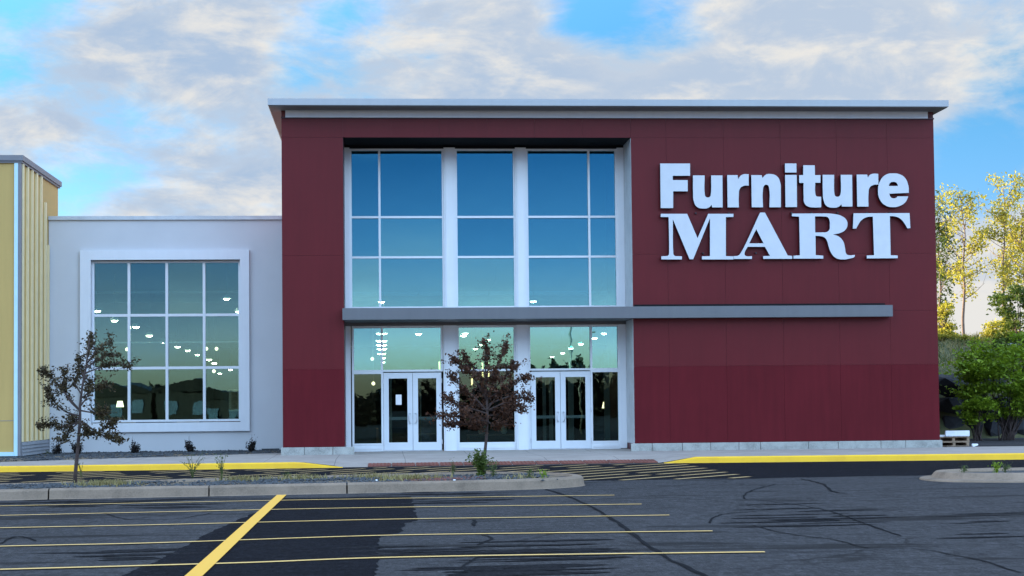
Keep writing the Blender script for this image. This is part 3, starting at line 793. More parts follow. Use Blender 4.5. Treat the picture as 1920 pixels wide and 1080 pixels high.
# head above upper glazing, jambs and wide white piers
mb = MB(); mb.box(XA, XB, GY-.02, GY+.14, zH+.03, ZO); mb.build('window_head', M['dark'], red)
for a, c in ((831, 856), (965, 989)):
    mb = MB(); x0, x1 = fx(a, 450)+.03, fx(c, 450)-.03; mb.box(x0, x1, GY-.09, GY+.2, 4.43, zH+.06)
    mb.box(x0+.05, x1-.05, GY-.115, GY-.09, 4.43, zH+.05); mb.build('upper_pier', M['white_frame'], red)
for a, c in ((830.5, 858), (966, 992)):
    mb = MB(); x0, x1 = fx(a, 720)+.02, fx(c, 720)-.02; mb.box(x0, x1, GY-.09, GY+.2, .19, zT1+.034); mb.box(x0+.05, x1-.05, GY-.115, GY-.09, .19, zT1+.034); mb.build('lower_pier', M['white_frame'], red)
for x0, x1 in ((XA+.006, UX[0][0]-.03), (UX[2][-1]+.03, XB-.008)):
    mb = MB(); mb.box(x0, x1, GY-.06, GY+.2, .21, zT1+.034); mb.box(x0, x1, GY-.06, GY+.2, 4.427, zH+.06); mb.build('jamb', M['white_frame'], red)
mb = MB(); mb.box(XA+.01, XB-.01, GY-.135, GY+.2, zT1+.035, 4.083); mb.build('canopy_backing', M['canopy_under'], red)
mb = MB(); mb.box(UX[0][0], UX[2][-1], GY+.12, GY+.3, 4.083, zU0-.03); mb.build('spandrel', M['white_frame'], red)
# lower glazing
LX = [fx(662, 720), fx(716.5, 720), fx(829, 720)], [fx(859, 720), fx(966, 720)], [fx(993, 720), fx(1109, 720), fx(1160.5, 720)]
zK = fz(831)
grid_window('transom_window', red, LX[0], [zT0, zT1], .06, outer=.03)
grid_window('transom_window', red, LX[2], [zT0, zT1], .06, outer=.03)
grid_window('shop_window', red, LX[1], [zK, zT0, zT1], .06, outer=.03, low='glass_low')
grid_window('side_light', red, LX[0][:2], [zK, zT0-.061], .06, outer=.03, m='glass_low')
grid_window('side_light', red, LX[2][1:], [zK, zT0-.061], .06, outer=.03, m='glass_low')
for a, c in ((LX[0][0], LX[0][1]), (LX[1][0], LX[1][1]), (LX[2][1], LX[2][2])):
    mb = MB(); mb.box(a-.03, c+.03, GY-.02, GY+.12, .19, zK-.033); mb.box(a+.03, c-.03, GY-.04, GY-.02, .25, zK-.08); mb.build('kick_panel', M['white_frame'], red)
def door(x0, x1, hinge):
    z0, z1 = .215, zT0-.062; st = .155; y0, y1 = GY-.02, GY+.03
    mb = MB(); gx0, gx1, gz0, gz1 = x0+st, x1-st, z0+.24, z1-.17
    mb.box(x0, gx0, y0, y1, z0, z1); mb.box(gx1, x1, y0, y1, z0, z1)
    mb.box(gx0, gx1, y0+.002, y1-.002, z0, gz0); mb.box(gx0, gx1, y0+.002, y1-.002, gz1, z1)
    o = mb.build('door', M['white_metal'], red)
    pane(o, gx0-.01, gx1+.01, gz0-.01, gz1+.01, 'glass_door', GY+.003)
    zb = fz(783); mb = MB(); mb.box(gx0, gx1, y1+.03, y1+.09, zb-.045, zb+.045); mb.box(gx0-.06, gx0, y1+.002, y1+.09, zb-.06, zb+.06); mb.box(gx1, gx1+.06, y1+.002, y1+.09, zb-.06, zb+.06); mb.build('push_bar', M['metal_bare'], o)
    hx = x1-st/2 if hinge == 'L' else x0+st/2; s = -1 if hinge == 'L' else 1
    mb = MB(); mb.tube([(hx, y0+.004, zb+.15), (hx, y0-.06, zb+.15), (hx+s*.035, y0-.075, zb+.08), (hx+s*.035, y0-.075, zb-.08), (hx, y0-.06, zb-.15), (hx, y0+.004, zb-.15)], .014, 8); mb.build('handle', M['metal_bare'], o)
    ex = x0-.008 if hinge == 'L' else x1+.008
    for zz in (z0+.25, (z0+z1)/2, z1-.25):
        mb = MB(); mb.box(ex-.012, ex+.012, y0-.018, y0, zz-.07, zz+.07); mb.build('hinge', M['metal_bare'], o)
    return o
for a, mid, c in ((719.5, 774, 828), (995.5, 1051, 1107.5)):
    xa, xm, xc = fx(a, 770), fx(mid, 770), fx(c, 770)
    door(xa, xm-.006, 'L'); door(xm+.006, xc, 'R')
    mb = MB(); mb.box(fx(a, 770)-.06, xa-.008, GY-.025, GY+.1, .2, zT0-.03); mb.build('door_jamb', M['white_frame'], red)
    mb = MB(); mb.box(xa-.05, xc+.02, GY-.06, GY+.12, .185, .209); mb.build('threshold', M['metal_bare'], red)
# interior of the store
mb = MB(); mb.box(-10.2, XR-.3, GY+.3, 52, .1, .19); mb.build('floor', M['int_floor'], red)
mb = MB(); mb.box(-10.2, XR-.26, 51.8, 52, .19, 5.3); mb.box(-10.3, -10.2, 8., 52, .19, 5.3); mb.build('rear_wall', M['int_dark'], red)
mb = MB(); mb.box(XL+.31, XR-.26, D2-.26, D2-.21, 5.0, 10.25); mb.build('bulkhead', M['int_wall'], red)
mb = MB(); mb.box(XL+.3, XR-.26, D2+.01, 22, 5.15, 5.29); mb.box(-10.2, XR-.26, 22.0, 51.8, 5.15, 5.29); mb.box(-10.2, XL+.3, 8.0, 22, 5.15, 5.29); mb.build('ceiling', M['int_ceiling'], red)
zb = onY(900, 550, 5.4).z
mb = MB(); mb.box(XL+.31, XB, 5.3, 5.62, zb-.06, zb+.06); mb.build('beam', M['white_frame'], red)
for px in (930, 1135): 
    mb = MB(); pts = [onY(px, 495, 5.2), onY(px, 525, 5.2), onY(px-12, 545, 5.2), onY(px-14, 556, 5.2)]; mb.tube(pts, .025, 6); mb.build('conduit', M['int_ceiling'], red)
# vestibule: pale inner frames behind the doors
for nm, pxs, top in (('inner_frame', (1018, 1024, 1030, 1037, 1066, 1076), 700), ('inner_frame', (731, 735, 787, 790), 700)):
    Y = 4.2; mb = MB(); xs_ = [XY(p, Y, 770) for p in pxs]
    zt = ZY(top, Y)
    for a, c in zip(xs_[::2], xs_[1::2]): mb.box(a, c, Y, Y+.1, .19, zt)
    mb.box(xs_[0]-.6, xs_[-1]+.6, Y, Y+.1, zt, zt+.12); mb.build(nm, M['int_wall'], red)
mb = MB(); x = XY(1133, 5.3, 770); mb.box(x, x+1.6, 5.25, 5.35, .19, 3.2); mb.build('partition', M['int_wall'], red)
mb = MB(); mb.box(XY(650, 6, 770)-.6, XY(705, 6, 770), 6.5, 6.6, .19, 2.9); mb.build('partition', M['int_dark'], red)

# sign
sign = thing('store_sign', (12.0, 0, 5.8), 'white raised letters reading Furniture MART on the red wall', 'sign')
Q = lambda pts, ox: [((p[0]/5.142)+ox, p[1]/5.142+290, len(p) > 2) for p in pts]
S = 1
L1, L2 = 1220, 1460
GL = {
 'F': (L1, [[(92,85),(380,85),(380,203),(213,203),(213,245),(357,245),(357,353),(217,353),(217,515),(97,515)]]),
 'u': (L1, [[(408,200),(520,200),(522,380,S),(530,404,S),(550,413,S),(572,404,S),(580,380,S),(583,200),(692,200),(694,508),(592,508),(588,484),(560,510,S),(510,519,S),(445,502,S),(414,440,S),(409,370,S)]]),
 'r': (L1, [[(738,197),(838,197),(843,236),(862,208,S),(895,189,S),(945,188),(945,298),(900,300,S),(862,325,S),(850,390,S),(850,508),(742,508)]]),
 'n': (L1, [[(970,197),(1070,197),(1077,226),(1110,193,S),(1155,186,S),(1218,208,S),(1250,270,S),(1255,350,S),(1255,507),(1145,507),(1143,330,S),(1133,298,S),(1113,290,S),(1092,302,S),(1083,335,S),(1083,507),(975,507)]]),
 'i': (L2, [[(62,195),(174,195),(177,505),(66,505)], [(60,85),(171,85),(172,172),(62,172)]]),
 't': (L2, [[(237,102),(348,102),(350,197),(403,197),(403,271),(352,271),(354,375,S),(362,398,S),(385,405,S),(410,405),(410,507),(345,509,S),(285,500,S),(250,470,S),(241,400,S),(240,272),(198,272),(198,197),(237,197)]]),
 'u2': (L2, [[(424,194),(535,194),(538,375,S),(546,398,S),(567,406,S),(588,397,S),(597,375,S),(598,194),(708,194),(711,500),(609,500),(605,478),(577,503,S),(528,511,S),(463,495,S),(432,435,S),(426,365,S)]]),
 'r2': (L2, [[(752,192),(854,192),(860,220),(876,198,S),(906,184,S),(960,184),(962,288),(915,292,S),(878,316,S),(866,380,S),(866,500),(758,500)]]),
 'e': (L2, [[(1255,368),(1251,300,S),(1215,220,S),(1160,187,S),(1105,180,S),(1040,190,S),(985,240,S),(958,345,S),(980,440,S),(1035,492,S),(1105,506,S),(1165,495,S),(1220,460,S),(1250,402),(1147,402),(1132,416,S),(1108,421,S),(1083,412,S),(1066,376)], [(1062,302),(1070,278,S),(1085,266,S),(1105,262,S),(1127,266,S),(1142,278,S),(1150,302)]]),
 'M': (L1, [[(97,570),(352,570),(452,805),(555,570),(798,570),(798,600),(725,602),(725,978),(798,980),(798,1010),(495,1010),(495,980),(572,978),(572,612),(410,1008),(375,1008),(214,622),(218,940,S),(224,968,S),(240,978),(302,980),(302,1010),(103,1010),(103,980),(160,977),(174,966,S),(178,940,S),(173,602),(97,600)]]),
 'A': (L1, [[(1055,558),(1102,558),(1322,972),(1365,976),(1365,1004),(1085,1004),(1085,978),(1150,976),(1102,888),(935,888),(905,955,S),(914,974,S),(977,978),(977,1005),(800,1005),(800,978),(845,972,S),(870,945,S)], [(1018,718),(950,855),(1088,855)]]),
 'R': (L2, [[(128,568),(440,566),(520,570,S),(600,588,S),(650,625,S),(664,672,S),(645,722,S),(600,752,S),(525,770),(580,790,S),(622,835,S),(640,900,S),(652,955,S),(672,968,S),(735,966),(730,985,S),(690,1000,S),(620,1010,S),(550,995,S),(505,945,S),(482,885,S),(465,828,S),(440,797,S),(400,785,S),(355,782),(357,968),(430,974),(430,1002),(143,1002),(143,974),(205,970),(198,597),(128,594)], [(350,595),(430,596,S),(475,605,S),(492,640,S),(493,680,S),(488,725,S),(462,746,S),(420,749,S),(352,750)]]),
 'T': (L2, [[(722,565),(1262,563),(1270,708),(1240,710),(1215,665,S),(1170,615,S),(1120,595,S),(1072,592),(1080,970),(1148,972),(1148,998),(850,1000),(850,972),(920,970),(908,597),(850,602,S),(795,635,S),(765,680,S),(748,712),(715,712)]]),
}
SY = -.17
for key, (ox, loops) in GL.items():
    cu = bpy.data.curves.new('letter', 'CURVE'); cu.dimensions = '2D'; cu.fill_mode = 'BOTH'; cu.extrude = .065; cu.resolution_u = 6
    for lp in loops:
        sp_ = cu.splines.new('BEZIER'); sp_.bezier_points.add(len(lp)-1); sp_.use_cyclic_u = True
        for bp, (px, py, smth) in zip(sp_.bezier_points, Q(lp, ox)):
            p = onY(px, py, SY); bp.co = (p.x-12.0, p.z-5.8, 0)
            bp.handle_left_type = bp.handle_right_type = 'AUTO' if smth else 'VECTOR'
    tmp = bpy.data.objects.new('letter', cu); COL.objects.link(tmp)
    dg = bpy.context.evaluated_depsgraph_get(); me = bpy.data.meshes.new_from_object(tmp.evaluated_get(dg)); bpy.data.objects.remove(tmp)
    me.name = 'letter'
    for v in me.vertices: x, z, d = v.co; v.co = (x, SY+.065-d, z)
    me.flip_normals() if False else None
    me.update(); me.materials.clear(); me.materials.append(M['letter']); me.materials.append(M['letter_side'])
    for p in me.polygons: p.material_index = 0 if abs(p.normal.y) > .7 else 1; p.use_smooth = False
    o = bpy.data.objects.new('letter', me); COL.objects.link(o); o.parent = sign
# stand-off pins behind the letters so they are carried by the wall
for xx in (9.4, 10.4, 11.4, 12.3, 12.9, 13.7, 14.6, 15.3): mb = MB(); mb.box(xx-.02, xx+.02, -.105, .0, 7.2, 7.24); mb.build('mounting_pin', M['letter_side'], sign)
for xx in (9.6, 10.3, 11.2, 12.6, 14.9): mb = MB(); mb.box(xx-.02, xx+.02, -.105, .0, 6.0, 6.04); mb.build('mounting_pin', M['letter_side'], sign)

# ------------------------------------------------------------------ white stucco building
WY = 4.0; WX0, WX1 = -10.42, XL-.01
wz1 = (onY(92, 404, WY).z+onY(520, 406.5, WY).z)/2; wz0 = .2
wx = lambda px, py=640: XY(px, WY, py)
wzz = lambda py: (onY(160, py, WY).z)
white = thing('stucco_building', (-6.6, WY, .1), 'low white stucco building link with one big gridded display window', 'building')
ox0, ox1, oz0, oz1 = wx(171), wx(451), wzz(794), wzz(488)
mb = MB()
mb.box(WX0, ox0, WY, WY+.35, wz0, wz1-.12); mb.box(ox1, WX1, WY, WY+.35, wz0, wz1-.12); mb.box(ox0, ox1, WY, WY+.35, wz0, oz0); mb.box(ox0, ox1, WY, WY+.35, oz1, wz1-.12)
mb.build('wall', M['stucco'], white)
mb = MB(); mb.box(WX0, WX1, WY-.07, WY+.42, wz1-.12, wz1); mb.build('coping', M['coping'], white)
mb = MB(); mb.box(WX0, WX1, WY+.03, WY+.35, -.2, wz0-.002); mb.box(WX1-.9, WX1-.35, WY-.05, WY+.03, .0, wz0+.05); mb.build('foundation', M['found'], white)
mb = MB(); mb.box(WX0, WX1, WY+.35, 8.2, wz1-.3, wz1-.2); mb.build('roof', M['roof'], white)
mb = MB(); mb.box(-10.3, WX1, 8.0, 8.15, 5.2, wz1-.3); mb.box(-10.42, -10.3, WY+.35, 8.2, .1, wz1-.3); mb.build('inner_wall', M['int_wall'], white)
mb = MB(); mb.box(-10.3, WX1, WY+.36, 8., .08, .185); mb.build('floor', M['int_floor'], white)
# window surround proud of the wall
sx0, sx1, sz0, sz1 = wx(151, 640), wx(468, 640), wzz(811), wzz(470)
mb = MB(); y0, y1 = WY-.11, WY+.3
mb.box(sx0, ox0+.001, y0, y1, sz0, sz1); mb.box(ox1-.001, sx1, y0, y1, sz0, sz1); mb.box(ox0+.001, ox1-.001, y0, y1, sz0, oz0); mb.box(ox0+.001, ox1-.001, y0, y1, oz1, sz1)
sur = mb.build('window_surround', M['white_frame'], white)
gy2 = WY+.14
wzx = lambda px, py: onY(px, py, gy2)
xs_ = [wzx(p, 640).x for p in (175, 242, 313, 383, 449.5)]; zs_ = [wzx(300, p).z for p in (789, 690, 591, 491)]
win = grid_window('display_window', white, xs_, zs_, .085, y=gy2, m='glass_link', outer=.035)
zb = wzx(300, 548).z
mb = MB(); b1 = onY(300, 548, 7.8); b2 = onY(300, 642, 7.85)
mb.box(-10.2, WX1-.05, 7.72, 7.85, b1.z-.035, b1.z+.035); mb.box(-10.2, WX1-.05, 7.74, 7.86, b2.z-.02, b2.z+.02); mb.build('beam', M['white_frame'], white)

# ------------------------------------------------------------------ yellow building
yz1, YB = 8.95, 5.5
yx = -10.43
yb = thing('tan_building', (yx-3, 0, .2), 'tall tan metal building at the left edge with ribbed side wall and pale corner trim', 'building')
mb = MB(); mb.box(-95, yx, 0.0, YB, .22, yz1-.2); mb.build('wall', M['tan'], yb)
mb = MB(); mb.box(-95.1, yx+.1, -.1, YB+.12, yz1-.16, yz1); mb.box(-95.1, yx+.06, -.06, YB+.06, yz1-.22, yz1-.163)
mb.build('coping', M['grey_trim'], yb)
mb = MB(); mb.box(-95, yx+.02, .05, YB-.05, -.2, .218); mb.build('foundation', M['found'], yb)
tx0 = XY(26.5, -.03); tx1 = XY(33.5, -.03)
mb = MB(); mb.box(tx0, tx1, -.05, -.002, .225, yz1-.225); mb.build('corner_trim', M['corner_trim'], yb)
mb = MB(); mb.box(tx1+.003, yx+.028, -.045, -.002, .225, yz1-.225); mb.box(yx+.002, yx+.028, -.002, .12, .225, yz1-.225); mb.build('corner_post', M['grey_trim'], yb)
mb = MB(); mb.box(-95, tx0-.003, -.055, -.002, .225, .34); mb.build('base_trim', M['corner_trim'], yb)
mb = MB(); mb.box(-95, tx0-.003, -.006, -.001, 1.235, 1.25); mb.build('panel_joint', M['grey_trim'], yb)
def side_y(px, py=600):     # where the sight line meets the side wall
    d = ray(px, py); t = (yx+.05-CAM.x)/d.x; return CAM.y+d.y*t
zsid = .62
for px, top in ((44, None), (53, None), (61.5, None), (70, None), (78.5, None), (86.5, 380), (92, 460)):
    Y = side_y(px); mb = MB()
    if Y > WY-.14: Y = WY-.16
    zt = yz1-.225 if top is None else CAM.z+(onY(px, top, Y).z-CAM.z)
    mb.box(yx+.002, yx+.062, Y-.1, Y+.05, zsid+.005, zt); mb.build('rib', M['cream'], yb)
mb = MB(); z = .22
for k in range(4): mb.prism([(yx+.002, z), (yx+.06, z), (yx+.025, z+.1), (yx+.002, z+.1)], 'y', .13, WY-.12); z += .1003
mb.build('lap_siding', M['grey_siding'], yb)
mb = MB(); mb.box(yx+.002, yx+.05, WY-.1, WY-.03, .22, 6.6); mb.build('downpipe', M['grey_trim'], yb)

# ------------------------------------------------------------------ inside: lamps and furniture seen through the glass
def ceiling_lamp(loc, label, s=1.):
    t = thing('ceiling_lamp', loc, label, 'lamp', 'lamps hung from the showroom ceiling')
    mb = MB(); mb.lathe(loc, [(.03, .13), (.08, .11), (.15*s, .03), (.165*s, .0)], 12); mb.build('shade', M['lamp_house'], t)
    mb = MB(); mb.lathe(loc, [(.03*s, -.045), (.07*s, -.035), (.105*s, -.002)], 12); mb.build('diffuser', M['lamp'], t)
    mb = MB(); mb.tube([Vector(loc)+Vector((0, 0, .16)), Vector((loc[0], loc[1], max(loc[2]+.3, 5.14 if loc[1] > 8 else loc[2]+1.5)))], .008, 4); mb.build('cord', M['lamp_house'], t)
    return t
first = None
rows = [([(183, 583), (215, 601), (255, 613), (280, 629), (306, 641), (333, 650), (352, 657), (370, 665)], 3.95, 'white disc lamp in the slanting row behind the display window'),
        ([(425, 560), (448, 584)], 4.6, 'white disc lamp high at the right of the display window'),
        ([(392, 674), (402, 681), (432, 693), (358, 705), (412, 700)], 3.4, 'small white disc lamp far back low in the display window'),
        ([(715, 566), (1000, 565)], None, 'bright disc lamp just above the canopy behind the upper windows'),
        ([(720, 625), (720, 639), (720, 647), (720, 654), (719, 663), (719, 671), (718, 679), (711, 625), (711, 639), (711, 647), (712, 654), (712, 663)], 3.75, 'small disc lamp in the twin row behind the left transom'),
        ([(785, 626), (872, 625), (869, 629), (914, 637), (902, 646), (892, 654)], 3.9, 'small disc lamp behind the glass above the middle bay'),
        ([(1133, 625), (1115, 634), (1089, 645), (1070, 653), (1055, 662), (1035, 669)], 3.95, 'disc lamp in the slanting row behind the right transom')]
for pts, zz, lab in rows:
    for px, py in pts:
        d = ray(px, py)
        if zz is None: t_ = (4.6-CAM.y)/d.y
        else: t_ = (zz-CAM.z)/d.z
        p = CAM+d*t_
        if p.y > 50: p = CAM+d*((49-CAM.y)/d.y)
        if p.y < 4.7: p = CAM+d*((4.7-CAM.y)/d.y)
        p = Vector((round(p.x, 3), round(p.y, 3), round(p.z, 3)))
        if first is None: first = ceiling_lamp(p, lab, 1.)
        else: copy_tree(first, p, lab)
def bulb(px, py, Y, label, r=.06, top=4.9):
    p = onY(px, py, Y); t = thing('pendant_lamp', p, label, 'lamp', 'glass globe pendants')
    mb = MB(); mb.lathe(p, [(.01, -r), (r*.75, -r*.65), (r, 0), (r*.7, r*.7), (.015, r)], 10); mb.build('globe', M['lamp_soft'], t)
    mb = MB(); mb.tube([p+Vector((0, 0, r)), Vector((p.x, p.y, top))], .006, 4); mb.build('cord', M['lamp_house'], t); return t
for px, py, lab in ((238, 655, 'glowing globe pendant beside the first window bar'), (406, 654, 'glowing globe pendant at the right of the display window'), (387, 654, 'glowing globe pendant beside the third window bar'), (401, 696, 'glowing globe pendant in the lowest right panes'), (700, 719, 'bright globe pendant in the left side light'), (698, 673, 'small globe pendant behind the left transom')): bulb(px, py, 9.5 if px < 600 else 5, lab, .06)
for px, py0, py1, lab in ((885, 690, 722, 'leftmost gold tube pendant behind the tree before the middle bay'), (905, 680, 722, 'middle gold tube pendant behind the tree before the middle bay'), (916, 680, 706, 'rightmost gold tube pendant behind the tree before the middle bay'), (824, 678, 693, 'gold tube pendant at the corner of the left transom')):
    p = onY(px, py1, 6.5); q = onY(px, py0, 6.5); t = thing('tube_pendant', p, lab, 'lamp', 'gold tube pendants')
    mb = MB(); mb.tube([p, (p.x, p.y, q.z)], .028, 8); mb.build('tube', M['gold_tube'], t)
    mb = MB(); mb.tube([(p.x, p.y, q.z), (p.x, p.y, 5.1)], .006, 4); mb.build('cord', M['gold'], t)
def table_lamp(px, py, Y, label):
    p = onY(px, py, Y); t = thing('table_lamp', (p.x, p.y, .19), label, 'lamp')
    mb = MB(); mb.lathe((p.x, p.y, p.z-.1), [(.14, 0), (.09, .22)], 14); mb.build('lamp_shade', M['lamp_soft'], t)
    mb = MB(); mb.lathe((p.x, p.y, .19), [(.13, 0), (.12, .03), (.02, .06), (.018, p.z-.1-.19), (.05, p.z-.1-.19)], 10); mb.build('stand', M['gold'], t)
table_lamp(1136, 760, 8.5, 'lit lamp with a warm shade behind the right side light')
table_lamp(225, 758, 12, 'small lit lamp low behind the display window')
def armchair(px, Y, m, label, wd=.9):
    x = XY(px, Y, 770); t = thing('armchair', (x, Y, .19), label, 'chair')
    mb = MB(); mb.bbox(x-wd/2, x+wd/2, Y-.4, Y+.4, .32, .62, .06); mb.build('seat', m, t)
    mb = MB(); mb.bbox(x-wd/2, x+wd/2, Y+.28, Y+.48, .5, 1.1, .07); mb.build('backrest', m, t)
    for s in (-1, 1):
        mb = MB(); mb.bbox(x+s*wd/2-.08, x+s*wd/2+.08, Y-.42, Y+.4, .32, .82, .05); mb.build('armrest', m, t)
        for dy in (-.34, .34):
            mb = MB(); mb.tube([(x+s*(wd/2-.06), Y+dy, .32), (x+s*(wd/2-.04), Y+dy, .19)], [.025, .018], 6); mb.build('leg', M['bark'], t)
armchair(222, 9.5, M['furn_cream'], 'pale armchair low at the left of the display window', 1.1)
armchair(350, 9, M['furn_cream'], 'cream armchair in the third column of the display window', .8)
armchair(412, 8.6, M['furn_brown'], 'brown armchair at the lower right of the display window', 1.2)
armchair(680, 7, M['furn_brown'], 'dark armchair behind the left side light', .9)
armchair(805, 7.5, M['furn_blue'], 'blue armchair behind the left pair of doors', 1.3)
def picture(px0, px1, py0, py1, Y, label, m):
    a = onY(px0, py0, Y); c = onY(px1, py1, Y); t = thing('framed_picture', ((a.x+c.x)/2, Y, c.z), label, 'picture')
    mb = MB(); mb.box(a.x, c.x, Y, Y+.05, c.z, a.z); mb.build('frame', M['furn_cream'], t)
    mb = MB(); mb.box(a.x+.09, c.x-.09, Y-.006, Y-.001, c.z+.09, a.z-.09); mb.build('artwork', m, t)
    mb = MB(); mb.box(a.x-.3, c.x+.3, Y+.056, Y+.2, .19, a.z+.3); tag(mb.build('display_wall', M['int_dark']), 'dark display partition that carries the '+label, 'partition')
picture(429, 450, 730, 771, 10, 'pale framed picture at the right of the display window', M['wood'])
mb = MB(); p = onY(945, 826, 4.5); p.z = .62
t = thing('vase', p, 'white bottle shaped vase in the middle shop window', 'vase'); mb.lathe(p, [(.06, 0), (.1, .08), (.09, .2), (.03, .3), (.03, .4), (.045, .42)], 14); mb.build('body', M['ceramic'], t)
p2 = onY(905, 826, 4.5); p2.z = .62
t = thing('ceramic_pot', p2, 'round white pot behind the trunk in the middle shop window', 'pot'); mb = MB(); mb.lathe(p2, [(.11, 0), (.15, .1), (.15, .28), (.12, .34)], 16); mb.build('body', M['ceramic'], t)
t = thing('console_table', ((p.x+p2.x)/2, 4.5, .19), 'low brown console table in the middle shop window', 'table')
mb = MB(); mb.box(p2.x-.5, p.x+.5, 4.3, 4.75, .57, .618); mb.build('table_top', M['furn_brown'], t)
for xx in (p2.x-.45, p.x+.45):
    mb = MB(); mb.box(xx-.03, xx+.03, 4.35, 4.7, .19, .57); mb.build('leg', M['furn_brown'], t)
# notice on the left door
p = onY(742, 740, GY-.02); q = onY(753, 759, GY-.02)
mb = MB(); mb.box(p.x, q.x, GY-.006, GY-.0005, q.z, p.z)
tag(mb.build('paper_notice', M['paper'], base=(p.x, GY, q.z)), 'white paper notice taped inside the left door glass', 'notice')

# ------------------------------------------------------------------ plants
def leaf_faces(mb, p, s, flat=0., mi=0):
    n = Vector((rnd.gauss(0, 1), rnd.gauss(0, 1), rnd.gauss(0, 1)+flat)).normalized()
    a = n.orthogonal().normalized(); a = Matrix.Rotation(rnd.uniform(0, 6.28), 3, n) @ a; b = n.cross(a)
    s *= rnd.uniform(.6, 1.3)
    mb.add([p-a*s*.5, p+b*s*.27+n*s*.05, p+a*s*.5, p-b*s*.27+n*s*.05], [(0, 1, 2), (0, 2, 3)], mi)
def young_tree(Yt, base_px, trunk_px, limbs_px, leafm, label, nleaf, seed, off, lsize=.062):
    rr = random.Random(seed)
    b0 = onY(base_px[0], base_px[1], Yt); t = thing('young_tree', (b0.x, Yt, b0.z), label, 'tree', 'young trees on the planted island')
    wood = MB(); tp = [onY(px, py, Yt) for px, py in trunk_px]
    tp = [b0-Vector((0, 0, .05))]+tp; n = len(tp)
    wood.tube(tp, [.036*(1-.8*i/(n-1))+.004 for i in range(n)], 8)
    wood_l = MB(); cr = MB(); sites = []
    for (sx, sy), pts, wgt in limbs_px:
        dep = rr.uniform(-.7, .7); st = onY(sx, sy, Yt); P = [st]
        for i, (px, py) in enumerate(pts): P.append(onY(px, py, Yt+dep*(i+1)/len(pts)))
        P = catmull(P, 5); m_ = len(P)
        wood_l.tube(P, [.017*(1-.8*i/(m_-1))+.002 for i in range(m_)], 5)
        for i in range(int(2+m_*.9)):
            k = rr.randrange(m_//3, m_); o = P[k]
            d = Vector((rr.gauss(0, 1), rr.gauss(0, 1), rr.gauss(.35, .7))).normalized()*rr.uniform(.10, .34)*wgt
            q = o+d*.5+Vector((0, 0, -.02)); e = o+d
            wood_l.tube([o, q, e], [.005, .0035, .0015], 4); sites.append((o, e, wgt))
        for k in range(m_//3, m_-1): sites.append((P[k], P[k+1], wgt))
        sites.append((P[-2], P[-1], wgt))
    global rnd
    old = rnd; rnd = rr
    for i in range(nleaf):
        a, c, wgt = sites[rr.randrange(len(sites))]
        p = a.lerp(c, rr.uniform(.1, 1.08))+Vector((rr.gauss(0, .035), rr.gauss(0, .035), rr.gauss(0, .035)))
        leaf_faces(cr, p, lsize)
    rnd = old
    tr = wood.build('trunk', M['bark'], t); wood_l.build('branches', M['bark'], tr); cr.build('crown', leafm, t)
    return t
young_tree(-15.6, (140, 906), [(142, 880), (146, 840), (150, 790), (150, 760), (155, 720), (161, 690), (166, 650), (168, 634)],
    [((150, 770), [(120, 735), (95, 705), (76, 695)], 1), ((150, 770), [(130, 750), (120, 720), (122, 695)], 1), ((150, 780), [(120, 770), (95, 745), (90, 728)], .9), ((150, 790), [(120, 800), (95, 795), (72, 797)], .8),
     ((150, 790), [(128, 810), (118, 826)], .8), ((150, 800), [(180, 812), (205, 795), (212, 790)], 1), ((152, 790), [(190, 815), (214, 822), (226, 826)], .5), ((155, 745), [(175, 730), (195, 720)], .9),
     ((160, 700), [(185, 690), (215, 682), (245, 687)], 1), ((162, 690), [(190, 670), (222, 665)], 1), ((164, 680), [(185, 655), (208, 640)], 1), ((166, 665), [(170, 645), (168, 632)], .7), ((160, 710), [(150, 690), (146, 672)], .8),
     ((153, 740), [(140, 715), (150, 700)], 1), ((152, 770), [(185, 775), (200, 770)], .9), ((150, 790), [(165, 805), (160, 815)], 1), ((150, 785), [(135, 790), (130, 800)], 1), ((152, 760), [(165, 740), (170, 715)], 1)],
    [M['leaf_brown']], 'young tree with sparse dark brown leaves in front of the white wall', 6200, 11, 0, .062)
young_tree(-14.6, (908, 884), [(907, 872), (909, 850), (912, 820), (914, 780), (913, 750), (911, 720), (910, 690), (910, 655)],
    [((913, 770), [(885, 740), (855, 715), (845, 705)], .9), ((913, 775), [(880, 765), (850, 755), (832, 740)], 1.), ((913, 790), [(880, 780), (845, 780), (826, 778)], 1), ((913, 790), [(880, 795), (850, 795), (840, 795)], .8),
     ((912, 750), [(890, 710), (878, 690), (872, 665)], .8), ((912, 740), [(880, 700), (858, 680), (850, 670)], .9), ((911, 720), [(915, 690), (912, 660), (909, 640)], .8), ((911, 720), [(930, 690), (945, 660), (950, 645)], 1),
     ((912, 740), [(940, 715), (960, 695), (970, 685)], 1), ((913, 750), [(950, 725), (980, 710), (992, 706)], 1), ((913, 760), [(950, 745), (980, 745), (994, 750)], 1), ((913, 770), [(950, 755), (970, 760), (984, 772)], .8),
     ((913, 780), [(940, 775), (965, 765)], .9), ((913, 770), [(895, 760), (870, 735)], 1.1), ((913, 770), [(930, 745), (945, 725)], 1.1), ((913, 790), [(895, 785), (875, 770)], 1.1), ((913, 770), [(935, 770), (950, 780)], 1.), ((912, 750), [(905, 720), (895, 700)], 1.1), ((912, 745), [(925, 715), (930, 700)], 1.1), ((914, 790), [(900, 800), (885, 800)], .9), ((914, 790), [(930, 800), (945, 795)], .9)],
    [M['leaf_purple']], 'young tree with dense purple brown leaves in front of the middle doors bay', 8200, 23, 0, .062)

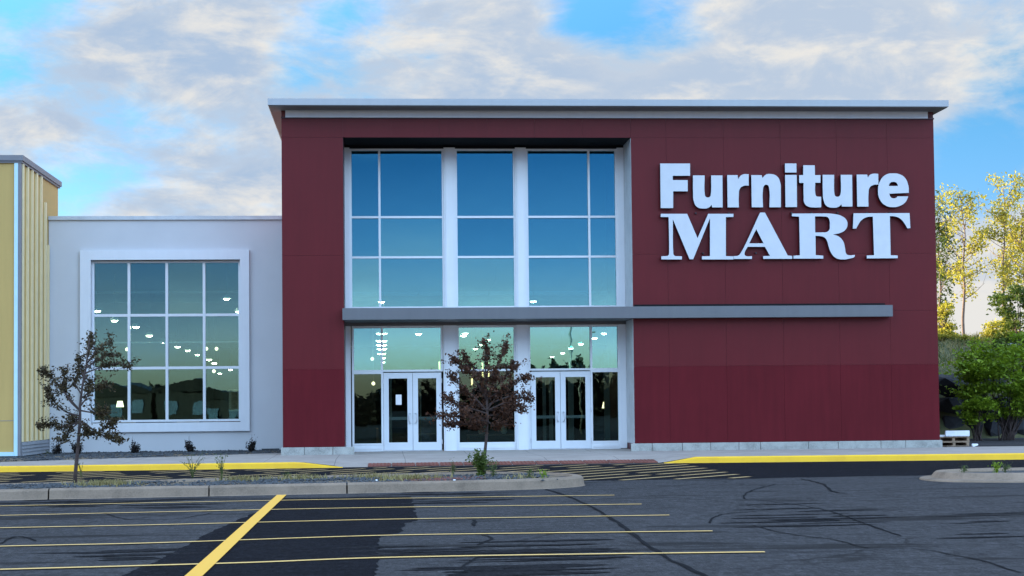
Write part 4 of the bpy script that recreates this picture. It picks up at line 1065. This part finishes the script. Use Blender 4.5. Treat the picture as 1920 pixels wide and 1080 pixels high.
def shrub(px, py, label, h=.36, dark=True):
    Y = 2.4; p = onY(px, py, Y); p.z = bed_z(p.x, Y)-.02
    t = thing('small_shrub', p, label, 'shrub', 'dark shrubs in the gravel bed')
    cr = MB(); st = MB()
    for i in range(26):
        a = rnd.uniform(0, 6.28); e = Vector((math.cos(a)*rnd.uniform(.02, .2), math.sin(a)*rnd.uniform(.02, .2), rnd.uniform(.45, 1.05)*h))
        if i > 22: e.z = h*rnd.uniform(1.2, 1.6)
        st.tube([p, p+e*.5+Vector((e.x*.3, e.y*.3, 0)), p+e], [.007, .005, .002], 4)
        for k in range(44 if i < 23 else 8): leaf_faces(cr, p+e*rnd.uniform(.15, 1)+Vector((rnd.gauss(0, .035), rnd.gauss(0, .035), rnd.gauss(0, .03))), .05)
    st.build('stem', M['bark'], t); cr.build('foliage', M['leaf_dark'], t)
for px, py, lab in ((108, 853, 'small dark shrub at the foot of the grey siding corner, leftmost in the gravel bed'), (145, 850, 'small dark shrub just behind the trunk of the left young tree'), (253, 848, 'small dark shrub below the left half of the display window'), (357, 846, 'small dark shrub below the third column of the display window'), (471, 843, 'small dark shrub nearest the red building')): shrub(px, py, lab)
def weed(px, py, off, h, label, n=7, m='leaf_weed', spread=.5, z=None, lf=.035, yy=None, leaves=14):
    p = onG(px, py, off)
    t = thing('weed', p, label, 'weed', 'weeds growing through gravel')
    st = MB(); cr = MB()
    for i in range(n):
        a = rnd.uniform(0, 6.28); r_ = rnd.uniform(.1, spread)*h; e = Vector((math.cos(a)*r_, math.sin(a)*r_, h*rnd.uniform(.55, 1.05)))
        P = catmull([p, p+Vector((e.x*.3, e.y*.3, e.z*.55)), p+e], 3); st.tube(P, [.006*(1-.7*k/len(P)) for k in range(len(P))], 4)
        for k in range(leaves): 
            q = P[rnd.randrange(1, len(P))]; leaf_faces(cr, q+Vector((rnd.gauss(0, .03), rnd.gauss(0, .03), rnd.gauss(0, .03))), lf)
    st.build('stem', M[m], t); cr.build('leaves', M[m], t)
weed(902, 893, IZ-.04, .48, 'dense green weed clump at the foot of the purple leaved tree', 34, 'leaf_deep', .5, lf=.06, leaves=26)
weed(925, 893, IZ, .3, 'pale green weed just right of the dense weed clump', 10, 'leaf_weed', .4)
weed(848, 889, IZ, .26, 'small grey green weed left of the purple leaved tree', 6, 'leaf_weed', .25)
weed(361, 897, IZ, .48, 'wispy tall weed with thin stems, left of the pair below the display window', 11, 'leaf_weed', .5, leaves=9)
weed(416, 900, IZ, .5, 'leaning feathery weed right of the wispy tall weed', 9, 'leaf_weed', .35, leaves=12)
weed(152, 895, IZ, .42, 'thin weed just right of the left young tree trunk', 5, 'leaf_weed', .3, leaves=8)
weed(538, 895, IZ, .12, 'tiny weed near the end of the left yellow kerb', 4, 'leaf_weed', .5)
weed(1018, 897, IZ, .14, 'low green weed near the rounded end of the island', 7, 'leaf_green', .8)
weed(992, 895, IZ, .16, 'low weed on the island left of the rounded end weed', 6, 'leaf_weed', .8)
weed(1808, 886, .16, .12, 'small dry weed at the nose of the right island', 7, 'leaf_weed', .9)
weed(1868, 886, .16, .2, 'green weed in the right island near the picture edge', 12, 'leaf_green', .7)
weed(1885, 885, .16, .16, 'pale weed in the right island beside the picture edge', 8, 'leaf_weed', .7)
weed(90, 858, .15, .2, 'green weed at the left end of the gravel bed', 8, 'leaf_weed', .8)

# ------------------------------------------------------------------ right background: yard, hillside, rock, fence, trees
def hill_z(x, y):
    base = gz(x)-.02
    front_y = 11.5+.08*(x-20); q = max(0, y-front_y)
    rise = 2.75*max(0, min(1, q/2.2)) + 1.5*max(0, min(1, (q-2.2)/9)) + .4*max(0, min(1, (q-11)/30))
    return base+rise+(.25*mnoise.noise(Vector((x*.35, y*.35, 0))) if q > .3 else 0)
hx = [16.9+i*.5 for i in range(0, 50)]+[44, 50, 60, 80, 120]; hy = [9+i*.5 for i in range(0, 50)]+[36, 42, 50, 60, 80]
mb = MB(); nn = len(hx)
mb.add([(x, y, hill_z(x, y)) for y in hy for x in hx], [(j*nn+i, j*nn+i+1, (j+1)*nn+i+1, (j+1)*nn+i) for j in range(len(hy)-1) for i in range(nn-1)], 0, True)
struct(mb.build('hillside', M['hill']), 'grassy bank rising behind the yard at the right', 'hillside')
def chunk(mb, c, size, seed, n=26):
    r_ = random.Random(seed); bm = bmesh.new()
    for i in range(n):
        v = Vector((r_.uniform(-1, 1), r_.uniform(-1, 1), r_.uniform(-1, 1)))
        m_ = max(abs(v.x), abs(v.y), abs(v.z)); v = v/m_*r_.uniform(.75, 1)
        bm.verts.new((c[0]+v.x*size[0], c[1]+v.y*size[1], c[2]+v.z*size[2]))
    bmesh.ops.convex_hull(bm, input=bm.verts[:]); bmesh.ops.delete(bm, geom=[v for v in bm.verts if not v.link_faces], context='VERTS')
    bm.verts.index_update(); mb.add([v.co.copy() for v in bm.verts], [[v.index for v in f.verts] for f in bm.faces]); bm.free()
RY = 12.0
def rockat(px, py, Y, sx, sz, seed, sy=.9):
    c = onY(px, py, Y); return (c, (sx, sy, sz), seed)
mb = MB()
for c, s, sd in [rockat(1800, 724, RY-.2, 1.15, .5, 1), rockat(1850, 718, RY+.2, .6, .34, 2), rockat(1775, 760, RY+.1, .5, .34, 3), rockat(1812, 752, RY+.5, .8, .3, 4), rockat(1780, 800, RY+.7, .6, .45, 5), rockat(1820, 800, RY+.6, .45, .5, 6), rockat(1858, 795, RY+.4, .4, .55, 7), rockat(1890, 800, RY+.5, .5, .5, 8), rockat(1920, 805, RY+.6, .6, .5, 9), rockat(1845, 770, RY+.8, .8, .5, 12), rockat(1910, 765, RY+.9, 1.0, .6, 13)]: chunk(mb, c, s, sd)
tag(mb.build('rock_ledge', M['rock'], base=onY(1820, 830, RY)), 'dark layered rock outcrop behind the pallets at the right of the building', 'rock')
# chain link fence
fp = [onY(1770, 681, 19.), onY(1833, 664, 18.2), onY(1905, 642, 17.4), onY(1990, 620, 16.6)]
t = thing('chain_link_fence', (fp[0].x, fp[0].y, fp[0].z-1.1), 'grey chain link fence with tube rails on the bank', 'fence')
mb = MB(); mb.tube(fp, .035, 6); mb.build('top_rail', M['rail'], t)
mb = MB(); mb.tube([p-Vector((0, 0, .75)) for p in fp], .022, 6); mb.build('mid_rail', M['rail'], t)
for p in fp:
    mb = MB(); mb.tube([p, p-Vector((0, 0, 1.4))], .035, 6); mb.build('post', M['rail'], t)
mb = MB()
for a, c in zip(fp, fp[1:]):
    n = int((c-a).length/.12)
    for i in range(n):
        for s in (1, -1):
            p = a.lerp(c, i/n); q = a.lerp(c, min(1, max(0, (i+s*9)/n))); k = abs((i+s*9)/n-i/n); 
            mb.tube([p, q-Vector((0, 0, 1.1))], .005, 3)
mb.build('mesh', M['rail'], t)

def tall_tree(base, h, seed, label, m, nleaf, lean=0., spread=1.3, lsize=.19, lo=.25, trunk_r=.07, group='tall slender trees on the bank'):
    rr = random.Random(seed); base = Vector(base)
    t = thing('slender_tree', base, label, 'tree', group)
    P = [base-Vector((0, 0, .3))]+[base+Vector((lean*h*k/8+.1*rr.gauss(0, 1)*k/8, .1*rr.gauss(0, 1), h*k/8)) for k in range(1, 9)]
    wood = MB(); P2 = catmull(P, 4); n = len(P2); wood.tube(P2, [trunk_r*(1-.92*i/(n-1))+.006 for i in range(n)], 7)
    br = MB(); cr = MB(); sites = []
    for i in range(30):
        k = lo+(1-lo)*(i/29)**.9; o = P2[int(k*(n-1))]; a = rr.uniform(0, 6.28)
        L = max(.3, spread*(1.0-.55*k)*rr.uniform(.55, 1.15)*(1. if i % 3 else 1.25))
        d = Vector((math.cos(a), math.sin(a), rr.uniform(.25, .9))).normalized()
        Q2 = [o, o+d*L*.5+Vector((0, 0, .02)), o+d*L+Vector((0, 0, .15*L))]; Q2 = catmull(Q2, 4)
        br.tube(Q2, [.022*(1-.8*j/len(Q2)) for j in range(len(Q2))], 4)
        for j in range(5):
            s = Q2[rr.randrange(2, len(Q2))]; e = s+Vector((rr.gauss(0, .4), rr.gauss(0, .4), rr.gauss(.15, .35)))*.8
            br.tube([s, e], [.008, .003], 3); sites.append((s, e))
        sites.append((Q2[len(Q2)//2], Q2[-1]))
    cl = [(sites[rr.randrange(len(sites))], rr.uniform(.3, 1.)) for _ in range(110)]
    global rnd
    old = rnd; rnd = rr
    for i in range(nleaf):
        (a, c), q = cl[rr.randrange(len(cl))]
        p = a.lerp(c, q)+Vector((rr.gauss(0, .17), rr.gauss(0, .17), rr.gauss(0, .15))); leaf_faces(cr, p, lsize)
    rnd = old
    tr = wood.build('trunk', M['bark_pale'], t); br.build('branches', M['bark_pale'], tr); cr.build('crown', m, t); return t
def gp(px, Y): x = XY(px, Y, 640); return (x, Y, hill_z(x, Y))
TREES = [(1808, 25., 372, 'slender golden green tree standing clear beside the building corner', 'leaf_gold', 2300, 0., 1.6),
         (1884, 27., 352, 'taller golden green tree at the right with a forked crown', 'leaf_gold', 3000, .01, 2.1),
         (1764, 28., 400, 'darker slender tree half hidden by the red building corner', 'leaf_deep', 2600, 0., 1.5),
         (1925, 24., 400, 'golden green tree cut by the right edge of the picture', 'leaf_gold', 2600, .0, 1.8),
         ]
for i, (px, Y, py, lab, m, nl, lean, spd) in enumerate(TREES):
    b = gp(px, Y); tall_tree(b, onY(px, py, Y).z-b[2], 40+i, lab, M[m], nl, lean, spd, .15, .3)
def bush(px, py, Y, rx, rz, label, m, n, seed, ls=.13, flat=.5, clumps=26, group='bushes on the bank', ry=None):
    rr = random.Random(seed); c = onY(px, py, Y); gzb = hill_z(c.x, Y) if Y > 9 else gz(c.x)
    t = thing('leafy_bush', (c.x, Y, gzb), label, 'bush', group); ry = ry or rx
    cr = MB(); st = MB(); cs = []
    for i in range(clumps):
        while True:
            v = Vector((rr.uniform(-1, 1), rr.uniform(-1, 1), rr.uniform(-1, 1)))
            if .35 < v.length < 1: break
        q = Vector((c.x+v.x*rx, c.y+v.y*ry, c.z+v.z*rz)); cs.append((q, rr.uniform(.16, .34)*max(rx, rz)))
        if rr.random() < .6: st.tube(catmull([Vector((c.x+rr.gauss(0, .15), Y, gzb-.1)), Vector((c.x+v.x*rx*.4, c.y+v.y*ry*.4, (gzb+q.z)/2)), q], 3), [.03-.0028*k for k in range(7)], 5)
    global rnd
    old = rnd; rnd = rr
    for i in range(n):
        q, s = cs[rr.randrange(len(cs))]
        leaf_faces(cr, q+Vector((rr.gauss(0, s*.6), rr.gauss(0, s*.6), rr.gauss(0, s*.28))), ls, flat)
    rnd = old
    if st.f: st.build('stem', M['bark'], t)
    cr.build('foliage', M[m], t)
bush(1890, 705, 8.5, 1.75, 1.35, 'big bright green bush with layered leaves before the rocks at right', 'leaf_green', 9000, 61, .17, 1.8, 52, ry=1.1)
bush(1935, 680, 9.0, 1.0, 1.2, 'bright green bush cut by the right edge of the picture', 'leaf_green', 3000, 62, .15, 1.6, 24)
bush(1832, 768, 8.3, .85, .42, 'low green branch clump in front of the rocks', 'leaf_green', 2200, 63, .16, 1.8, 18)
bush(1912, 590, 18, 1.2, 1.3, 'dark green leafy tree top above the right bushes', 'leaf_deep', 3000, 64, .17, .6, 26)
bush(1776, 640, 21., .9, .55, 'golden bush behind the building corner under the slender trees', 'leaf_gold', 2200, 65, .14)
bush(1768, 600, 22., .5, .95, 'narrow golden bush rising beside the red corner under the darker tree', 'leaf_gold', 1500, 75, .14)
bush(1838, 648, 22., 1.1, .32, 'golden bush between the trunks of the two tall trees', 'leaf_gold', 1900, 66, .14)
bush(1880, 622, 23., .9, .6, 'golden bush at the foot of the taller golden tree', 'leaf_gold', 1800, 67, .14)
bush(1800, 655, 21., 1.5, .36, 'olive green bush above the rocks behind the fence', 'leaf_deep', 1900, 68, .13)
bush(1770, 672, 19.6, .6, .45, 'dark olive bush beside the building corner above the rocks', 'leaf_deep', 1200, 69, .12)
bush(1895, 650, 15.0, .7, .45, 'dark green bush behind the right end of the fence', 'leaf_deep', 1200, 70, .13)
sp = []
for i in range(5200):
    x = rnd.uniform(18, 34); y = rnd.uniform(12.6, 24); sp.append((x, y, hill_z(x, y)-.03))
mb = MB()
for x, y, z in sp:
    for k in range(2):
        hh = rnd.uniform(.1, .32); dx, dy = rnd.gauss(0, .02), rnd.gauss(0, .02); lx = rnd.gauss(0, .12)
        mb.add([(x-.02, y, z), (x+.02, y+dy, z), (x+lx, y+dx, z+hh)], [(0, 1, 2)], rnd.randrange(2))
tag(mb.build('bank_grass', [M['leaf_weed'], M['dry_grass']]), 'tall rough grass on the bank above the rocks', 'grass', kind='stuff')
# brown debris in the yard
mb = MB()
for i in range(260):
    c = onG(rnd.uniform(1765, 1850), rnd.uniform(832, 838), .2); x, y = c.x, .4+rnd.uniform(0, 3.); z = .175; a = rnd.uniform(0, 3.14); l = rnd.uniform(.03, .14)
    dx, dy = math.cos(a)*l, math.sin(a)*l
    mb.add([(x-dx, y-dy, z), (x+dy*.25, y-dx*.25, z+.004), (x+dx, y+dy, z+.02), (x-dy*.25, y+dx*.25, z+.004)], [(0, 1, 2, 3)])
tag(mb.build('bark_litter', M['wood']), 'brown bark litter and splinters on the ground beside the pallets', 'litter', kind='stuff')
# yard slab at sidewalk level behind the corner
mb = MB(); mb.v = [(16.75, .3, .15), (45, .3, .2), (45, 11, .16), (16.75, 11, .1)]; mb.f = [(0, 1, 2, 3)]; mb.m = [0]; mb.sm = [False]
struct(mb.build('yard', M['asphalt']), 'grey asphalt yard behind the corner of the red building', 'ground')
# pallets
def pallet(z, Y, label, x0=16.95, L=.95):
    t = thing('wooden_pallet', (x0, Y, z), label, 'pallet', 'wooden pallets stacked by the corner')
    for k in range(7):
        mb = MB(); y = Y+k*.17; mb.box(x0, x0+L, y, y+.11, z+.12, z+.142); mb.build('deck_board', M['wood'], t)
    for k in range(3):
        mb = MB(); x = x0+.01+k*(L-.1)/2; mb.box(x, x+.08, Y+.01, Y+1.12, z+.022, z+.118); mb.build('stringer', M['wood'], t)
    for k in range(3):
        mb = MB(); y = Y+.01+k*.5; mb.box(x0, x0+L, y, y+.1, z, z+.02); mb.build('bottom_board', M['wood'], t)
pallet(.16, .75, 'lowest brown wooden pallet of the stack behind the building corner')
pallet(.305, .8, 'upper wooden pallet of the stack behind the building corner', 16.93, 1.0)
mb = MB(); mb.bbox(17.15, 17.9, .72, .79, .47, .64, .008); mb.box(17.0, 17.9, .8, 1.5, .455, .5)
tag(mb.build('white_board', M['white_board'], base=(17.1, .75, .455)), 'white sheet of board lying on top of the pallets', 'board')
mb = MB(); c = Vector((17.95, .45, .19)); chunk(mb, c, (.1, .08, .06), 4, 14)
tag(mb.build('white_rubble', M['white_board'], base=c), 'white lump of rubble on the ground right of the pallets', 'rubble')

# ------------------------------------------------------------------ across the street (seen only mirrored in the glass)
mb = MB(); rr = random.Random(77)
x = -70.
while x < 60:
    top = 3.6+.4*mnoise.noise(Vector((x*.07, 0, 0)))+1.9*max(0, min(1, (x-4)/14))+rr.uniform(-.5, .5); wd = rr.uniform(1.2, 2.4); y = -107+rr.uniform(-4, 4)
    for i in range(420):
        v = Vector((rr.gauss(0, .42), rr.gauss(0, .45), 0)); q = rr.random()
        hgt = top*(.12+.88*q)*(1-.35*abs(v.x))
        leaf_faces(mb, Vector((x+v.x*wd*(1.15-.6*q), y+v.y*wd, hgt)), .55)
    mb.box(x-wd*.5, x+wd*.5, y-.6, y-.3, 0, top*.55)
    x += wd*.55
tag(mb.build('far_treeline', M['leaf_far']), 'dark line of trees across the street, mirrored in the shop glass', 'trees', kind='stuff')
M['house'] = plain('dark_house_wall', (.018, .017, .018), .8); M['house_roof'] = plain('dark_shingles', (.009, .0085, .009), .9)
for i, (x, wd, h, lab) in enumerate([(-25.5, 9, 3.0, 'dark gabled house mirrored in the left panes of the display window'), (-17.5, 8, 3.2, 'dark gabled house mirrored in the right panes of the display window'), (-38, 9, 3.2, 'dark gabled house far left across the street')]):
    y = -100; t = thing('gabled_house', (x, y, 0), lab, 'house', 'houses across the street')
    mb = MB(); mb.box(x-wd/2, x+wd/2, y-5, y+3, -.3, h); wl = mb.build('wall', M['house'], t)
    mb = MB(); mb.prism([(x-wd/2-.4, h), (x+wd/2+.4, h), (x, h+1.3)], 'y', y-5.3, y+3.3); mb.build('roof', M['house_roof'], t)
    for k in (-.28, .05, .3):
        mb = MB(); mb.box(x+k*wd-.5, x+k*wd+.5, y+3.002, y+3.06, 1., 2.3); mb.build('window', M['furn_blue'], t)
t = thing('lamp_post', (13.0, -60, .07), 'tall lamp post mirrored in the glass above the right doors', 'lamp post')
mb = MB(); mb.tube([(13, -60, 0), (13, -60, 6.6)], [.09, .06], 8); mb.build('pole', M['rail'], t)
mb = MB(); mb.tube([(13, -60, 6.6), (13.5, -60, 6.9), (14.2, -60, 6.9)], .04, 6); mb.bbox(13.9, 14.7, -60.15, -59.85, 6.85, 6.97, .03); mb.build('lamp_head', M['rail'], t)
